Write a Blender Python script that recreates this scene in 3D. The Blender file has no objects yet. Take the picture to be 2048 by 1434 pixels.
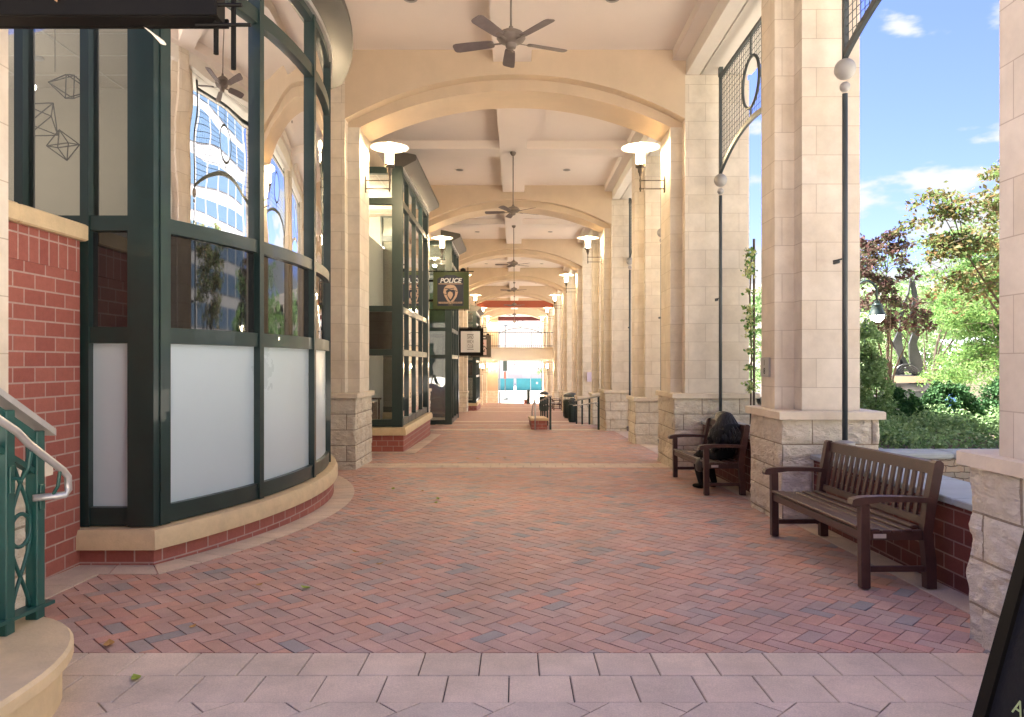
import bpy, math, random
from mathutils import Vector, noise, Matrix
R = math.radians
random.seed(7)
D = bpy.data
SC = bpy.context.scene
COL = SC.collection
CZ = 1.482            # eye height
OFF = {}              # world origin of each thing (parts are stored relative to it)

# ------------------------------------------------------------------ helpers
class MB:
    def __init__(s): s.v = []; s.f = []; s.uv = None
    def face(s, pts, uv=None):
        n = len(s.v); s.v += [tuple(p) for p in pts]; s.f.append(tuple(range(n, n+len(pts))))
        return s
    def box(s, x0, x1, y0, y1, z0, z1, m=None):
        n = len(s.v)
        P = [(x0,y0,z0),(x1,y0,z0),(x1,y1,z0),(x0,y1,z0),(x0,y0,z1),(x1,y0,z1),(x1,y1,z1),(x0,y1,z1)]
        if m is not None: P = [tuple(m @ Vector(p)) for p in P]
        s.v += P
        for q in ((0,3,2,1),(4,5,6,7),(0,1,5,4),(1,2,6,5),(2,3,7,6),(3,0,4,7)): s.f.append(tuple(n+i for i in q))
        return s
    def cbox(s, x0, x1, y0, y1, z0, z1, c=.006, m=None):
        """box with chamfered vertical + horizontal edges"""
        c = min(c, (x1-x0)*.4, (y1-y0)*.4, (z1-z0)*.4)
        rings = []
        for (z, k) in ((z0, c), (z0+c, 0), (z1-c, 0), (z1, c)):
            a0, a1, b0, b1 = x0+k, x1-k, y0+k, y1-k
            rings.append([(a0+c,b0,z),(a1-c,b0,z),(a1,b0+c,z),(a1,b1-c,z),(a1-c,b1,z),(a0+c,b1,z),(a0,b1-c,z),(a0,b0+c,z)])
        return s.rings(rings, m)
    def rings(s, rings, m=None, closed=False):
        n0 = len(s.v); k = len(rings[0])
        for r in rings:
            for p in r: s.v.append(tuple(m @ Vector(p)) if m is not None else tuple(p))
        nr = len(rings)
        for i in range(nr if closed else nr-1):
            a = n0+i*k; b = n0+((i+1) % nr)*k
            for j in range(k):
                s.f.append((a+j, a+(j+1) % k, b+(j+1) % k, b+j))
        if not closed:
            s.f.append(tuple(n0+j for j in reversed(range(k))))
            s.f.append(tuple(n0+(nr-1)*k+j for j in range(k)))
        return s
    def prism(s, poly, z0, z1):
        return s.rings([[(x,y,z0) for x,y in poly], [(x,y,z1) for x,y in poly]])
    def tube(s, pts, r, n=8, closed=False, m=None):
        pts = [Vector(p) for p in pts]; rs = r if isinstance(r, (list,tuple)) else [r]*len(pts)
        rings = []; up = None; N = len(pts)
        for i, p in enumerate(pts):
            if closed: d = pts[(i+1) % N]-pts[i-1]
            else: d = pts[min(i+1, N-1)]-pts[max(i-1, 0)]
            d.normalize()
            if up is None: up = Vector((0,0,1)) if abs(d.z) < .9 else Vector((1,0,0))
            a = d.cross(up); a.normalize(); b = a.cross(d); b.normalize(); up = b
            rings.append([tuple(p+(a*math.cos(2*math.pi*k/n)+b*math.sin(2*math.pi*k/n))*rs[i]) for k in range(n)])
        return s.rings(rings, m, closed)
    def lathe(s, prof, c=(0,0,0), n=24, m=None):
        """prof = [(r,z)...] bottom to top or any order; open profile with tiny ends"""
        rings = [[(c[0]+max(r, 1e-4)*math.cos(2*math.pi*k/n), c[1]+max(r, 1e-4)*math.sin(2*math.pi*k/n), c[2]+z) for k in range(n)] for r, z in prof]
        return s.rings(rings, m)
    def sweep(s, prof, path):
        """closed profile [(offset,z)] swept along plan polyline, offset to the right of travel, mitred"""
        rings = []; N = len(path)
        for i in range(N):
            p = Vector(path[i])
            d0 = (Vector(path[i])-Vector(path[i-1])).normalized() if i > 0 else None
            d1 = (Vector(path[i+1])-Vector(path[i])).normalized() if i < N-1 else None
            if d0 is None: d0 = d1
            if d1 is None: d1 = d0
            n0 = Vector((d0.y, -d0.x)); n1 = Vector((d1.y, -d1.x))
            n = (n0+n1).normalized(); k = 1/max(.3, n.dot(n0))
            rings.append([(p.x+n.x*o*k, p.y+n.y*o*k, z) for o, z in prof])
        return s.rings(rings)
    def build(s, name, mat, parent=None, smooth=False, uvfn=None, props=None):
        o = OFF.get(parent.name, Vector((0,0,0))) if parent else Vector((0,0,0))
        me = D.meshes.new(name)
        me.from_pydata([(x-o.x, y-o.y, z-o.z) for x,y,z in s.v], [], s.f)
        me.update()
        uvl = me.uv_layers.new(name='UVMap')
        for p in me.polygons:
            n = p.normal
            for li in p.loop_indices:
                co = me.vertices[me.loops[li].vertex_index].co + o
                if uvfn: u, v = uvfn(co, n)
                elif abs(n.z) > .7: u, v = co.x, co.y
                elif abs(n.x) > abs(n.y): u, v = co.y, co.z
                else: u, v = co.x, co.z
                uvl.data[li].uv = (u, v)
        if smooth: me.shade_smooth()
        if smooth == 'auto':
            me.shade_smooth()
            try: me.set_sharp_from_angle(angle=R(35))
            except Exception: pass
        me.materials.append(mat)
        ob = D.objects.new(name, me); COL.objects.link(ob)
        if parent: ob.parent = parent; OFF[ob.name] = o
        if props:
            for k, v in props.items(): ob[k] = v
        return ob

def thing(name, label, cat, loc=(0,0,0), group=None):
    o = D.objects.new(name, None); COL.objects.link(o); o.location = loc; o.empty_display_size = .1
    o['label'] = label; o['category'] = cat
    if group: o['group'] = group
    OFF[o.name] = Vector(loc)
    return o
def tag(o, label, cat, group=None):
    o['label'] = label; o['category'] = cat
    if group: o['group'] = group
    return o
def struct(o): o['kind'] = 'structure'; return o
def copy_tree(o, parent=None):
    c = o.copy(); COL.objects.link(c)
    if parent: c.parent = parent
    for ch in list(o.children): copy_tree(ch, c)
    return c
def dup(o, loc, label, rz=None, scale=None):
    c = copy_tree(o); c.location = loc; c['label'] = label
    if rz is not None: c.rotation_euler = (0,0,rz)
    if scale: c.scale = (scale,)*3 if not isinstance(scale, tuple) else scale
    return c

def textmesh(body, size, mat, name, parent, M, shear=0, xs=1, depth=.004, bold=0):
    cu = D.curves.new('lettering', 'FONT'); cu.body = body; cu.size = size; cu.align_x = 'CENTER'; cu.align_y = 'CENTER'
    cu.extrude = depth; cu.shear = shear; cu.offset = bold
    t = D.objects.new('lettering_tmp', cu); COL.objects.link(t)
    dg = bpy.context.evaluated_depsgraph_get()
    me = D.meshes.new_from_object(t.evaluated_get(dg)); D.objects.remove(t)
    o = OFF.get(parent.name, Vector((0,0,0)))
    me.transform(Matrix.Translation(-o) @ M @ Matrix.Diagonal((xs,1,1,1)))
    me.materials.clear(); me.materials.append(mat)
    ob = D.objects.new(name, me); COL.objects.link(ob); ob.parent = parent; OFF[ob.name] = o
    return ob

# ------------------------------------------------------------------ materials
def mk(name):
    m = D.materials.new(name); m.use_nodes = True; nt = m.node_tree
    return m, nt, nt.nodes['Principled BSDF'], nt.nodes, nt.links
def plain(name, col, rough=.5, metal=0, bump=0, bscale=60, var=0, vscale=4, spec=.5, coat=0):
    m, nt, b, N, L = mk(name)
    b.inputs['Roughness'].default_value = rough; b.inputs['Metallic'].default_value = metal
    b.inputs['Specular IOR Level'].default_value = spec; b.inputs['Coat Weight'].default_value = coat
    b.inputs['Base Color'].default_value = (*col, 1)
    tc = N.new('ShaderNodeTexCoord')
    if var:
        no = N.new('ShaderNodeTexNoise'); no.inputs['Scale'].default_value = vscale; no.inputs['Detail'].default_value = 8
        no.inputs['Roughness'].default_value = .65
        L.new(tc.outputs['Object'], no.inputs['Vector'])
        mr = N.new('ShaderNodeMapRange'); mr.inputs['From Min'].default_value = .3; mr.inputs['From Max'].default_value = .7
        mr.inputs['To Min'].default_value = 1-var; mr.inputs['To Max'].default_value = 1+var
        L.new(no.outputs['Fac'], mr.inputs['Value'])
        mu = N.new('ShaderNodeVectorMath'); mu.operation = 'SCALE'; mu.inputs[0].default_value = col
        L.new(mr.outputs['Result'], mu.inputs['Scale']); L.new(mu.outputs['Vector'], b.inputs['Base Color'])
        m2 = N.new('ShaderNodeMapRange'); m2.inputs['To Min'].default_value = max(.05, rough-.12); m2.inputs['To Max'].default_value = min(1, rough+.12)
        L.new(no.outputs['Fac'], m2.inputs['Value']); L.new(m2.outputs['Result'], b.inputs['Roughness'])
    if bump:
        n2 = N.new('ShaderNodeTexNoise'); n2.inputs['Scale'].default_value = bscale; n2.inputs['Detail'].default_value = 6
        L.new(tc.outputs['Object'], n2.inputs['Vector'])
        bu = N.new('ShaderNodeBump'); bu.inputs['Strength'].default_value = bump; bu.inputs['Distance'].default_value = .01
        L.new(n2.outputs['Fac'], bu.inputs['Height']); L.new(bu.outputs['Normal'], b.inputs['Normal'])
    return m
def masonry(name, c1, c2, mortar, bw, bh, ms, rough=.8, off=.5, bump=.4, stain=None, mbump=.5, nscale=14, warp=0, freq=2, rock=False):
    m, nt, b, N, L = mk(name)
    b.inputs['Roughness'].default_value = rough; b.inputs['Specular IOR Level'].default_value = .3
    uv = N.new('ShaderNodeUVMap'); tc = N.new('ShaderNodeTexCoord')
    br = N.new('ShaderNodeTexBrick'); br.offset = off; br.offset_frequency = freq
    br.inputs['Scale'].default_value = 1; br.inputs['Brick Width'].default_value = bw; br.inputs['Row Height'].default_value = bh
    br.inputs['Mortar Size'].default_value = ms; br.inputs['Mortar Smooth'].default_value = .2
    br.inputs['Color1'].default_value = (*c1, 1); br.inputs['Color2'].default_value = (*c2, 1); br.inputs['Mortar'].default_value = (*mortar, 1)
    if warp:
        nw = N.new('ShaderNodeTexNoise'); nw.inputs['Scale'].default_value = 9
        L.new(tc.outputs['Object'], nw.inputs['Vector'])
        vm = N.new('ShaderNodeVectorMath'); vm.operation = 'MULTIPLY_ADD'; vm.inputs[1].default_value = (warp, warp, 0)
        L.new(nw.outputs['Color'], vm.inputs[0]); L.new(uv.outputs['UV'], vm.inputs[2]); L.new(vm.outputs[0], br.inputs['Vector'])
    else: L.new(uv.outputs['UV'], br.inputs['Vector'])
    no = N.new('ShaderNodeTexNoise'); no.inputs['Scale'].default_value = nscale; no.inputs['Detail'].default_value = 8; no.inputs['Roughness'].default_value = .7
    L.new(tc.outputs['Object'], no.inputs['Vector'])
    mr = N.new('ShaderNodeMapRange'); mr.inputs['From Min'].default_value = .25; mr.inputs['From Max'].default_value = .75
    mr.inputs['To Min'].default_value = .86; mr.inputs['To Max'].default_value = 1.12
    L.new(no.outputs['Fac'], mr.inputs['Value'])
    mu = N.new('ShaderNodeVectorMath'); mu.operation = 'SCALE'
    L.new(br.outputs['Color'], mu.inputs[0]); L.new(mr.outputs['Result'], mu.inputs['Scale'])
    last = mu.outputs['Vector']
    if stain:
        n3 = N.new('ShaderNodeTexNoise'); n3.inputs['Scale'].default_value = stain[1]; n3.inputs['Detail'].default_value = 6; n3.inputs['Roughness'].default_value = .75
        L.new(tc.outputs['Object'], n3.inputs['Vector'])
        r3 = N.new('ShaderNodeMapRange'); r3.inputs['From Min'].default_value = .5; r3.inputs['From Max'].default_value = .75
        r3.inputs['To Max'].default_value = stain[2]; L.new(n3.outputs['Fac'], r3.inputs['Value'])
        mx = N.new('ShaderNodeMix'); mx.data_type = 'RGBA'; mx.inputs[7].default_value = (*stain[0], 1)
        L.new(r3.outputs['Result'], mx.inputs[0]); L.new(last, mx.inputs[6]); last = mx.outputs[2]
    L.new(last, b.inputs['Base Color'])
    bu = N.new('ShaderNodeBump'); bu.inputs['Strength'].default_value = bump; bu.inputs['Distance'].default_value = .006
    n4 = N.new('ShaderNodeTexNoise'); n4.inputs['Scale'].default_value = nscale*5; n4.inputs['Detail'].default_value = 5
    L.new(tc.outputs['Object'], n4.inputs['Vector'])
    ma = N.new('ShaderNodeMath'); ma.operation = 'MULTIPLY_ADD'; ma.inputs[1].default_value = -mbump*3
    L.new(br.outputs['Fac'], ma.inputs[0]); L.new(n4.outputs['Fac'], ma.inputs[2])
    L.new(ma.outputs[0], bu.inputs['Height']); L.new(bu.outputs['Normal'], b.inputs['Normal'])
    if rock:
        mp = N.new('ShaderNodeMapping'); mp.inputs['Rotation'].default_value = (.5,.6,.3); mp.inputs['Scale'].default_value = (1,1,2.4); L.new(tc.outputs['Object'], mp.inputs['Vector'])
        n5 = N.new('ShaderNodeTexNoise'); n5.inputs['Scale'].default_value = 17; n5.inputs['Detail'].default_value = 7; n5.inputs['Roughness'].default_value = .62; n5.inputs['Distortion'].default_value = .9
        L.new(mp.outputs[0], n5.inputs['Vector'])
        b2 = N.new('ShaderNodeBump'); b2.inputs['Strength'].default_value = 1; b2.inputs['Distance'].default_value = .04
        L.new(n5.outputs['Fac'], b2.inputs['Height']); L.new(bu.outputs['Normal'], b2.inputs['Normal']); L.new(b2.outputs['Normal'], b.inputs['Normal'])
    return m
def pavers(name, stops, rough=.75, speck=.12):
    m, nt, b, N, L = mk(name)
    b.inputs['Specular IOR Level'].default_value = .35
    ge = N.new('ShaderNodeNewGeometry'); cr = N.new('ShaderNodeValToRGB'); cr.color_ramp.interpolation = 'LINEAR'
    e = cr.color_ramp.elements
    e[0].position = stops[0][0]; e[0].color = (*stops[0][1], 1); e[1].position = stops[-1][0]; e[1].color = (*stops[-1][1], 1)
    for p, c in stops[1:-1]: x = e.new(p); x.color = (*c, 1)
    L.new(ge.outputs['Random Per Island'], cr.inputs['Fac'])
    tc = N.new('ShaderNodeTexCoord')
    n1 = N.new('ShaderNodeTexNoise'); n1.inputs['Scale'].default_value = 140; n1.inputs['Detail'].default_value = 4
    n2 = N.new('ShaderNodeTexNoise'); n2.inputs['Scale'].default_value = 2.2; n2.inputs['Detail'].default_value = 7; n2.inputs['Roughness'].default_value = .7
    L.new(tc.outputs['Object'], n1.inputs['Vector']); L.new(tc.outputs['Object'], n2.inputs['Vector'])
    a = N.new('ShaderNodeMapRange'); a.inputs['From Min'].default_value = .3; a.inputs['From Max'].default_value = .7; a.inputs['To Min'].default_value = 1-speck; a.inputs['To Max'].default_value = 1+speck
    L.new(n1.outputs['Fac'], a.inputs['Value'])
    c = N.new('ShaderNodeMapRange'); c.inputs['From Min'].default_value = .3; c.inputs['From Max'].default_value = .7; c.inputs['To Min'].default_value = .78; c.inputs['To Max'].default_value = 1.16
    L.new(n2.outputs['Fac'], c.inputs['Value'])
    mm = N.new('ShaderNodeMath'); mm.operation = 'MULTIPLY'; L.new(a.outputs[0], mm.inputs[0]); L.new(c.outputs[0], mm.inputs[1])
    mu = N.new('ShaderNodeVectorMath'); mu.operation = 'SCALE'; L.new(cr.outputs['Color'], mu.inputs[0]); L.new(mm.outputs[0], mu.inputs['Scale'])
    L.new(mu.outputs['Vector'], b.inputs['Base Color'])
    rr = N.new('ShaderNodeMapRange'); rr.inputs['To Min'].default_value = rough-.2; rr.inputs['To Max'].default_value = rough+.15
    L.new(n2.outputs['Fac'], rr.inputs['Value']); L.new(rr.outputs[0], b.inputs['Roughness'])
    bu = N.new('ShaderNodeBump'); bu.inputs['Strength'].default_value = .35; bu.inputs['Distance'].default_value = .003
    L.new(n1.outputs['Fac'], bu.inputs['Height']); L.new(bu.outputs['Normal'], b.inputs['Normal'])
    return m
def glass(name, tint=(.9,.93,.92), refl=.1, rough=.0, wavy=.0):
    m = D.materials.new(name); m.use_nodes = True; nt = m.node_tree; N = nt.nodes; L = nt.links
    N.clear(); out = N.new('ShaderNodeOutputMaterial'); mix = N.new('ShaderNodeMixShader')
    tr = N.new('ShaderNodeBsdfTransparent'); tr.inputs['Color'].default_value = (*tint, 1)
    gl = N.new('ShaderNodeBsdfGlossy'); gl.inputs['Roughness'].default_value = rough; gl.inputs['Color'].default_value = (.95,.97,1,1)
    fr = N.new('ShaderNodeFresnel'); fr.inputs['IOR'].default_value = 1.5
    ma = N.new('ShaderNodeMath'); ma.operation = 'MULTIPLY_ADD'; ma.inputs[1].default_value = 1.05; ma.inputs[2].default_value = refl; ma.use_clamp = True
    L.new(fr.outputs[0], ma.inputs[0]); L.new(ma.outputs[0], mix.inputs[0]); L.new(tr.outputs[0], mix.inputs[1]); L.new(gl.outputs[0], mix.inputs[2])
    if wavy:
        tc = N.new('ShaderNodeTexCoord'); no = N.new('ShaderNodeTexNoise'); no.inputs['Scale'].default_value = 1.3; no.inputs['Detail'].default_value = 1
        L.new(tc.outputs['Object'], no.inputs['Vector']); bu = N.new('ShaderNodeBump'); bu.inputs['Strength'].default_value = wavy; bu.inputs['Distance'].default_value = .05
        L.new(no.outputs['Fac'], bu.inputs['Height']); L.new(bu.outputs['Normal'], gl.inputs['Normal'])
    L.new(mix.outputs[0], out.inputs[0])
    return m
def emit(name, col, s):
    m = D.materials.new(name); m.use_nodes = True; nt = m.node_tree; b = nt.nodes['Principled BSDF']
    b.inputs['Base Color'].default_value = (*col, 1); b.inputs['Emission Color'].default_value = (*col, 1); b.inputs['Emission Strength'].default_value = s
    return m
def leafmat(name, stops, trans=.3, rough=.5):
    m, nt, b, N, L = mk(name)
    ge = N.new('ShaderNodeNewGeometry'); cr = N.new('ShaderNodeValToRGB'); e = cr.color_ramp.elements
    e[0].color = (*stops[0], 1); e[1].color = (*stops[-1], 1)
    for i, c in enumerate(stops[1:-1]): x = e.new((i+1)/(len(stops)-1)); x.color = (*c, 1)
    L.new(ge.outputs['Random Per Island'], cr.inputs['Fac'])
    L.new(cr.outputs['Color'], b.inputs['Base Color']); b.inputs['Roughness'].default_value = .75; b.inputs['Specular IOR Level'].default_value = .15
    tl = N.new('ShaderNodeBsdfTranslucent'); L.new(cr.outputs['Color'], tl.inputs['Color'])
    mx = N.new('ShaderNodeMixShader'); mx.inputs[0].default_value = trans
    L.new(b.outputs[0], mx.inputs[1]); L.new(tl.outputs[0], mx.inputs[2])
    out = [n for n in N if n.type == 'OUTPUT_MATERIAL'][0]; L.new(mx.outputs[0], out.inputs[0])
    return m

M = {}
M['ashlar'] = masonry('limestone_ashlar', (.70,.63,.535), (.63,.555,.455), (.46,.385,.305), .56, .307, .0036, bump=.25, nscale=4, stain=((.55,.44,.32), 1.7, .45))
M['split'] = masonry('split_face_stone', (.86,.79,.67), (.79,.71,.58), (.42,.34,.25), .62, .262, .008, bump=1, nscale=9, stain=((.55,.38,.20), 5, .55), mbump=.4, rock=True)
M['stucco'] = plain('tan_stucco', (.60,.48,.35), .85, bump=.25, bscale=90, var=.06, vscale=1.6)
M['ceiling'] = plain('ceiling_plaster', (.74,.665,.615), .9, bump=.08, bscale=50, var=.03, vscale=.8)
M['trimwhite'] = plain('painted_trim', (.74,.70,.64), .7, var=.03)
M['cap'] = plain('buff_cap_stone', (.68,.59,.47), .75, bump=.25, bscale=60, var=.1, vscale=5)
M['sill'] = plain('yellow_sill_stone', (.66,.51,.31), .7, bump=.25, bscale=70, var=.12, vscale=6)
M['brick'] = masonry('red_brick', (.40,.135,.105), (.33,.10,.08), (.47,.33,.29), .232, .112, .007, rough=.6, bump=.4, nscale=30, mbump=.5)
M['brickdark'] = masonry('dark_red_brick', (.17,.045,.035), (.12,.033,.028), (.27,.17,.15), .232, .112, .0065, rough=.6, bump=.4, nscale=30, mbump=.5)
M['soldier'] = masonry('soldier_brick', (.40,.135,.105), (.33,.10,.08), (.47,.33,.29), .112, .24, .007, rough=.6, off=0, bump=.4, nscale=30)
M['green'] = plain('dark_green_metal', (.010,.029,.027), .42, 0, var=.18, vscale=3, coat=.25)
M['greenrail'] = plain('green_rail_paint', (.012,.075,.065), .42, 0, var=.2, vscale=8)
M['steel'] = plain('brushed_hood_metal', (.085,.08,.075), .5, .6, var=.2, vscale=2)
M['silver'] = plain('galvanised_rail', (.50,.49,.49), .42, .6, var=.1, vscale=9)
M['grey'] = plain('grey_painted_metal', (.33,.32,.31), .5, .1, var=.1)
M['darkgrey'] = plain('slate_painted_steel', (.055,.068,.072), .5, .1, var=.2)
M['bronze'] = plain('bronze_lamp_metal', (.10,.085,.07), .5, .5, var=.2)
M['fan'] = plain('weathered_fan_brown', (.17,.14,.12), .65, 0, var=.15, vscale=8)
M['blade'] = plain('fan_blade_brown', (.16,.13,.125), .7, 0, var=.15, vscale=8)
M['frost'] = plain('frosted_panel', (.50,.60,.66), .3, 0, var=.02, vscale=.5)
M['darkglass'] = plain('dark_spandrel_glass', (.012,.013,.014), .03, 0, spec=1.0)
M['glass'] = glass('window_glass', (.86,.89,.88), .02, 0, wavy=.15)
M['glass2'] = glass('door_glass', (.75,.85,.83), .14, 0, wavy=.12)
M['bench'] = plain('brown_bench_paint', (.064,.026,.022), .42, 0, var=.25, vscale=12, bump=.1, bscale=120)
M['tagm'] = plain('pale_plate', (.5,.42,.38), .5)
M['iw'] = plain('interior_wall', (.38,.33,.27), .8, var=.04)
M['ic'] = plain('interior_ceiling', (.50,.43,.35), .9)
M['grid'] = plain('ceiling_grid', (.62,.56,.48), .6)
M['ifl'] = plain('interior_floor', (.22,.16,.11), .4, var=.2)
M['slab'] = pavers('pink_concrete_paver', [(0,(.60,.495,.395)),(.3,(.65,.53,.42)),(.7,(.62,.50,.40)),(1,(.56,.47,.385))], .8, .13)
M['pave'] = pavers('clay_pavers', [(0,(.56,.31,.235)),(.25,(.49,.30,.235)),(.45,(.46,.31,.27)),(.64,(.53,.34,.28)),(.79,(.37,.30,.275)),(.88,(.56,.29,.225)),(.95,(.44,.33,.29)),(1,(.28,.275,.275))], .72, .12)
M['joint'] = plain('paver_joint_sand', (.05,.036,.03), .95, bump=.5, bscale=200)
M['farpave'] = masonry('far_clay_pavers', (.47,.30,.25), (.40,.27,.235), (.27,.18,.155), .2, .1, .003, rough=.8, nscale=3, bump=.1)
M['ground'] = plain('plaza_concrete', (.50,.45,.39), .9, bump=.2, bscale=30, var=.12, vscale=.6)
M['street'] = plain('grey_street', (.42,.41,.39), .9, var=.08, vscale=.4)  # even grey of the street surface
M['lamp'] = emit('lit_lamp_glass', (1,.80,.52), 22)
M['shadein'] = plain('white_shade_enamel', (.85,.82,.76), .4)
M['bulbdim'] = emit('downlight_lens', (1,.93,.8), 2.2)
M['black'] = plain('black_metal', (.004,.0035,.003), .6, 0, var=.2, spec=.15)
M['tan'] = plain('tan_logo', (.36,.22,.13), .6)
M['white'] = plain('sign_white', (.72,.73,.74), .5)
M['navy'] = plain('police_navy', (.004,.008,.032), .4)
M['signgreen'] = plain('sign_green', (.045,.07,.013), .5, var=.1)
M['emblem'] = plain('emblem_tan', (.55,.38,.28), .5)
M['pink'] = plain('sign_pink', (.70,.52,.50), .5)
M['red'] = plain('sign_red', (.5,.05,.03), .5)
M['darkred'] = plain('maroon_beam', (.10,.02,.025), .6)
M['redbeam'] = plain('red_painted_beam', (.33,.07,.035), .5)
M['teal'] = plain('teal_fence_mesh', (.03,.20,.23), .7, var=.15, vscale=1)
M['skin'] = plain('dark_skin', (.11,.055,.035), .5)
M['skin2'] = plain('tan_skin', (.45,.22,.13), .5)
M['coat'] = plain('black_cloth', (.008,.008,.009), .8, bump=.4, bscale=40, spec=.3)
M['hair'] = plain('black_braids', (.012,.011,.012), .4, bump=.6, bscale=220, var=.3, vscale=30)
M['bag'] = plain('brown_bag', (.03,.023,.02), .5, var=.3)
M['blue'] = plain('blue_shirt', (.06,.16,.42), .8)
M['jean'] = plain('denim', (.05,.07,.12), .8)
M['bark'] = plain('bark', (.10,.075,.055), .9, bump=.6, bscale=30, var=.2)
M['leafA'] = leafmat('hedge_leaf', [(.022,.07,.030),(.045,.115,.04),(.07,.15,.055)], .2)
M['leafB'] = leafmat('bright_leaf', [(.075,.165,.045),(.12,.22,.06),(.19,.28,.09)], .4)
M['leafC'] = leafmat('red_maple_leaf', [(.09,.048,.045),(.12,.06,.055),(.07,.07,.045),(.10,.11,.05)], .3)
M['leafD'] = leafmat('maple_leaf', [(.11,.13,.05),(.20,.12,.06),(.10,.17,.05),(.16,.20,.08)], .35)
M['leafE'] = leafmat('juniper_leaf', [(.13,.23,.09),(.21,.33,.14),(.31,.43,.22)], .25)
M['leafF'] = leafmat('variegated_vine_leaf', [(.05,.16,.04),(.12,.26,.06),(.50,.52,.22),(.58,.58,.32)], .25)
M['dryleaf'] = plain('dry_leaf', (.45,.25,.08), .7, var=.2)
M['greenleaf'] = plain('fallen_green_leaf', (.30,.38,.05), .6)
M['pale'] = masonry('pale_building', (.70,.66,.60), (.66,.62,.56), (.6,.56,.5), 1.2, .6, .01, bump=.05)
M['towerwall'] = plain('tower_wall', (.20,.20,.20), .6)
M['towerglass'] = plain('tower_glass', (.05,.08,.12), .15)
M['farwall'] = plain('far_brown_wall', (.09,.075,.06), .8)
M['bluish'] = plain('shadow_gap_glass', (.32,.42,.55), .3)
M['shed'] = masonry('shed_siding', (.50,.46,.38), (.50,.46,.38), (.33,.3,.25), 9, .5, .02, bump=.1)
M['roofm'] = plain('shed_roof', (.30,.34,.37), .6)
M['bluestone'] = plain('bluestone_cap', (.36,.39,.39), .6, var=.15, vscale=3, bump=.15)
M['fieldstone'] = masonry('stacked_fieldstone', (.42,.33,.24), (.30,.27,.23), (.12,.09,.07), .23, .075, .006, warp=.05, bump=1, mbump=1, stain=((.45,.22,.13), 5, .7))
M['sculpt'] = plain('grey_sculpture_metal', (.10,.10,.105), .45, .5, var=.2)
M['trash'] = plain('dark_green_bin', (.012,.03,.028), .45, var=.2)
M['warm'] = emit('warm_glow_panel', (1,.62,.28), 1.6)
M['chalk'] = plain('chalk_green', (.45,.55,.25), .8)
M['orange'] = plain('orange_paint', (.75,.16,.03), .6)
M['purple'] = plain('notice_lilac', (.62,.55,.70), .6)

# ------------------------------------------------------------------ ground profile
def fz(y):
    if y < 24.2: return -.0233*y
    if y < 24.9: return -.0233*24.2-.33*(y-24.2)/.7
    if y < 39.4: return -.894-.019*(y-24.9)
    if y < 69: return -1.17-.0378*(y-39.4)
    return -2.29 - min(.06, (y-69)*.01)

ys = [-80,-20,0,5,10,15,20,24.2,24.9,30,35,39.4,45,50,60,69,75,1500]
g = MB()
for a, b in zip(ys[:-1], ys[1:]):
    za, zb = fz(a)-.10, fz(b)-.10
    if a >= 69: za = zb = -2.38
    if b == 69: zb = -2.38
    g.face([(-700,a,za),(700,a,za),(700,b,zb),(-700,b,zb)])
struct(g.build('ground', M['ground']))
g = MB(); g.face([(-60,69.2,-2.34),(60,69.2,-2.34),(60,100.5,-2.34),(-60,100.5,-2.34)])
struct(g.build('road', M['street']))

# floor bed + pavers --------------------------------------------------------
g = MB()
XR = 4.3
def bedpoly(x0, x1, y0, y1, dz=-.012):
    g.face([(x0,y0,fz(y0)+dz),(x1,y0,fz(y0)+dz),(x1,y1,fz(y1)+dz),(x0,y1,fz(y1)+dz)])
bedpoly(-3.75, XR, -1.5, 24.15)
struct(g.build('paving_bed', M['joint']))

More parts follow.
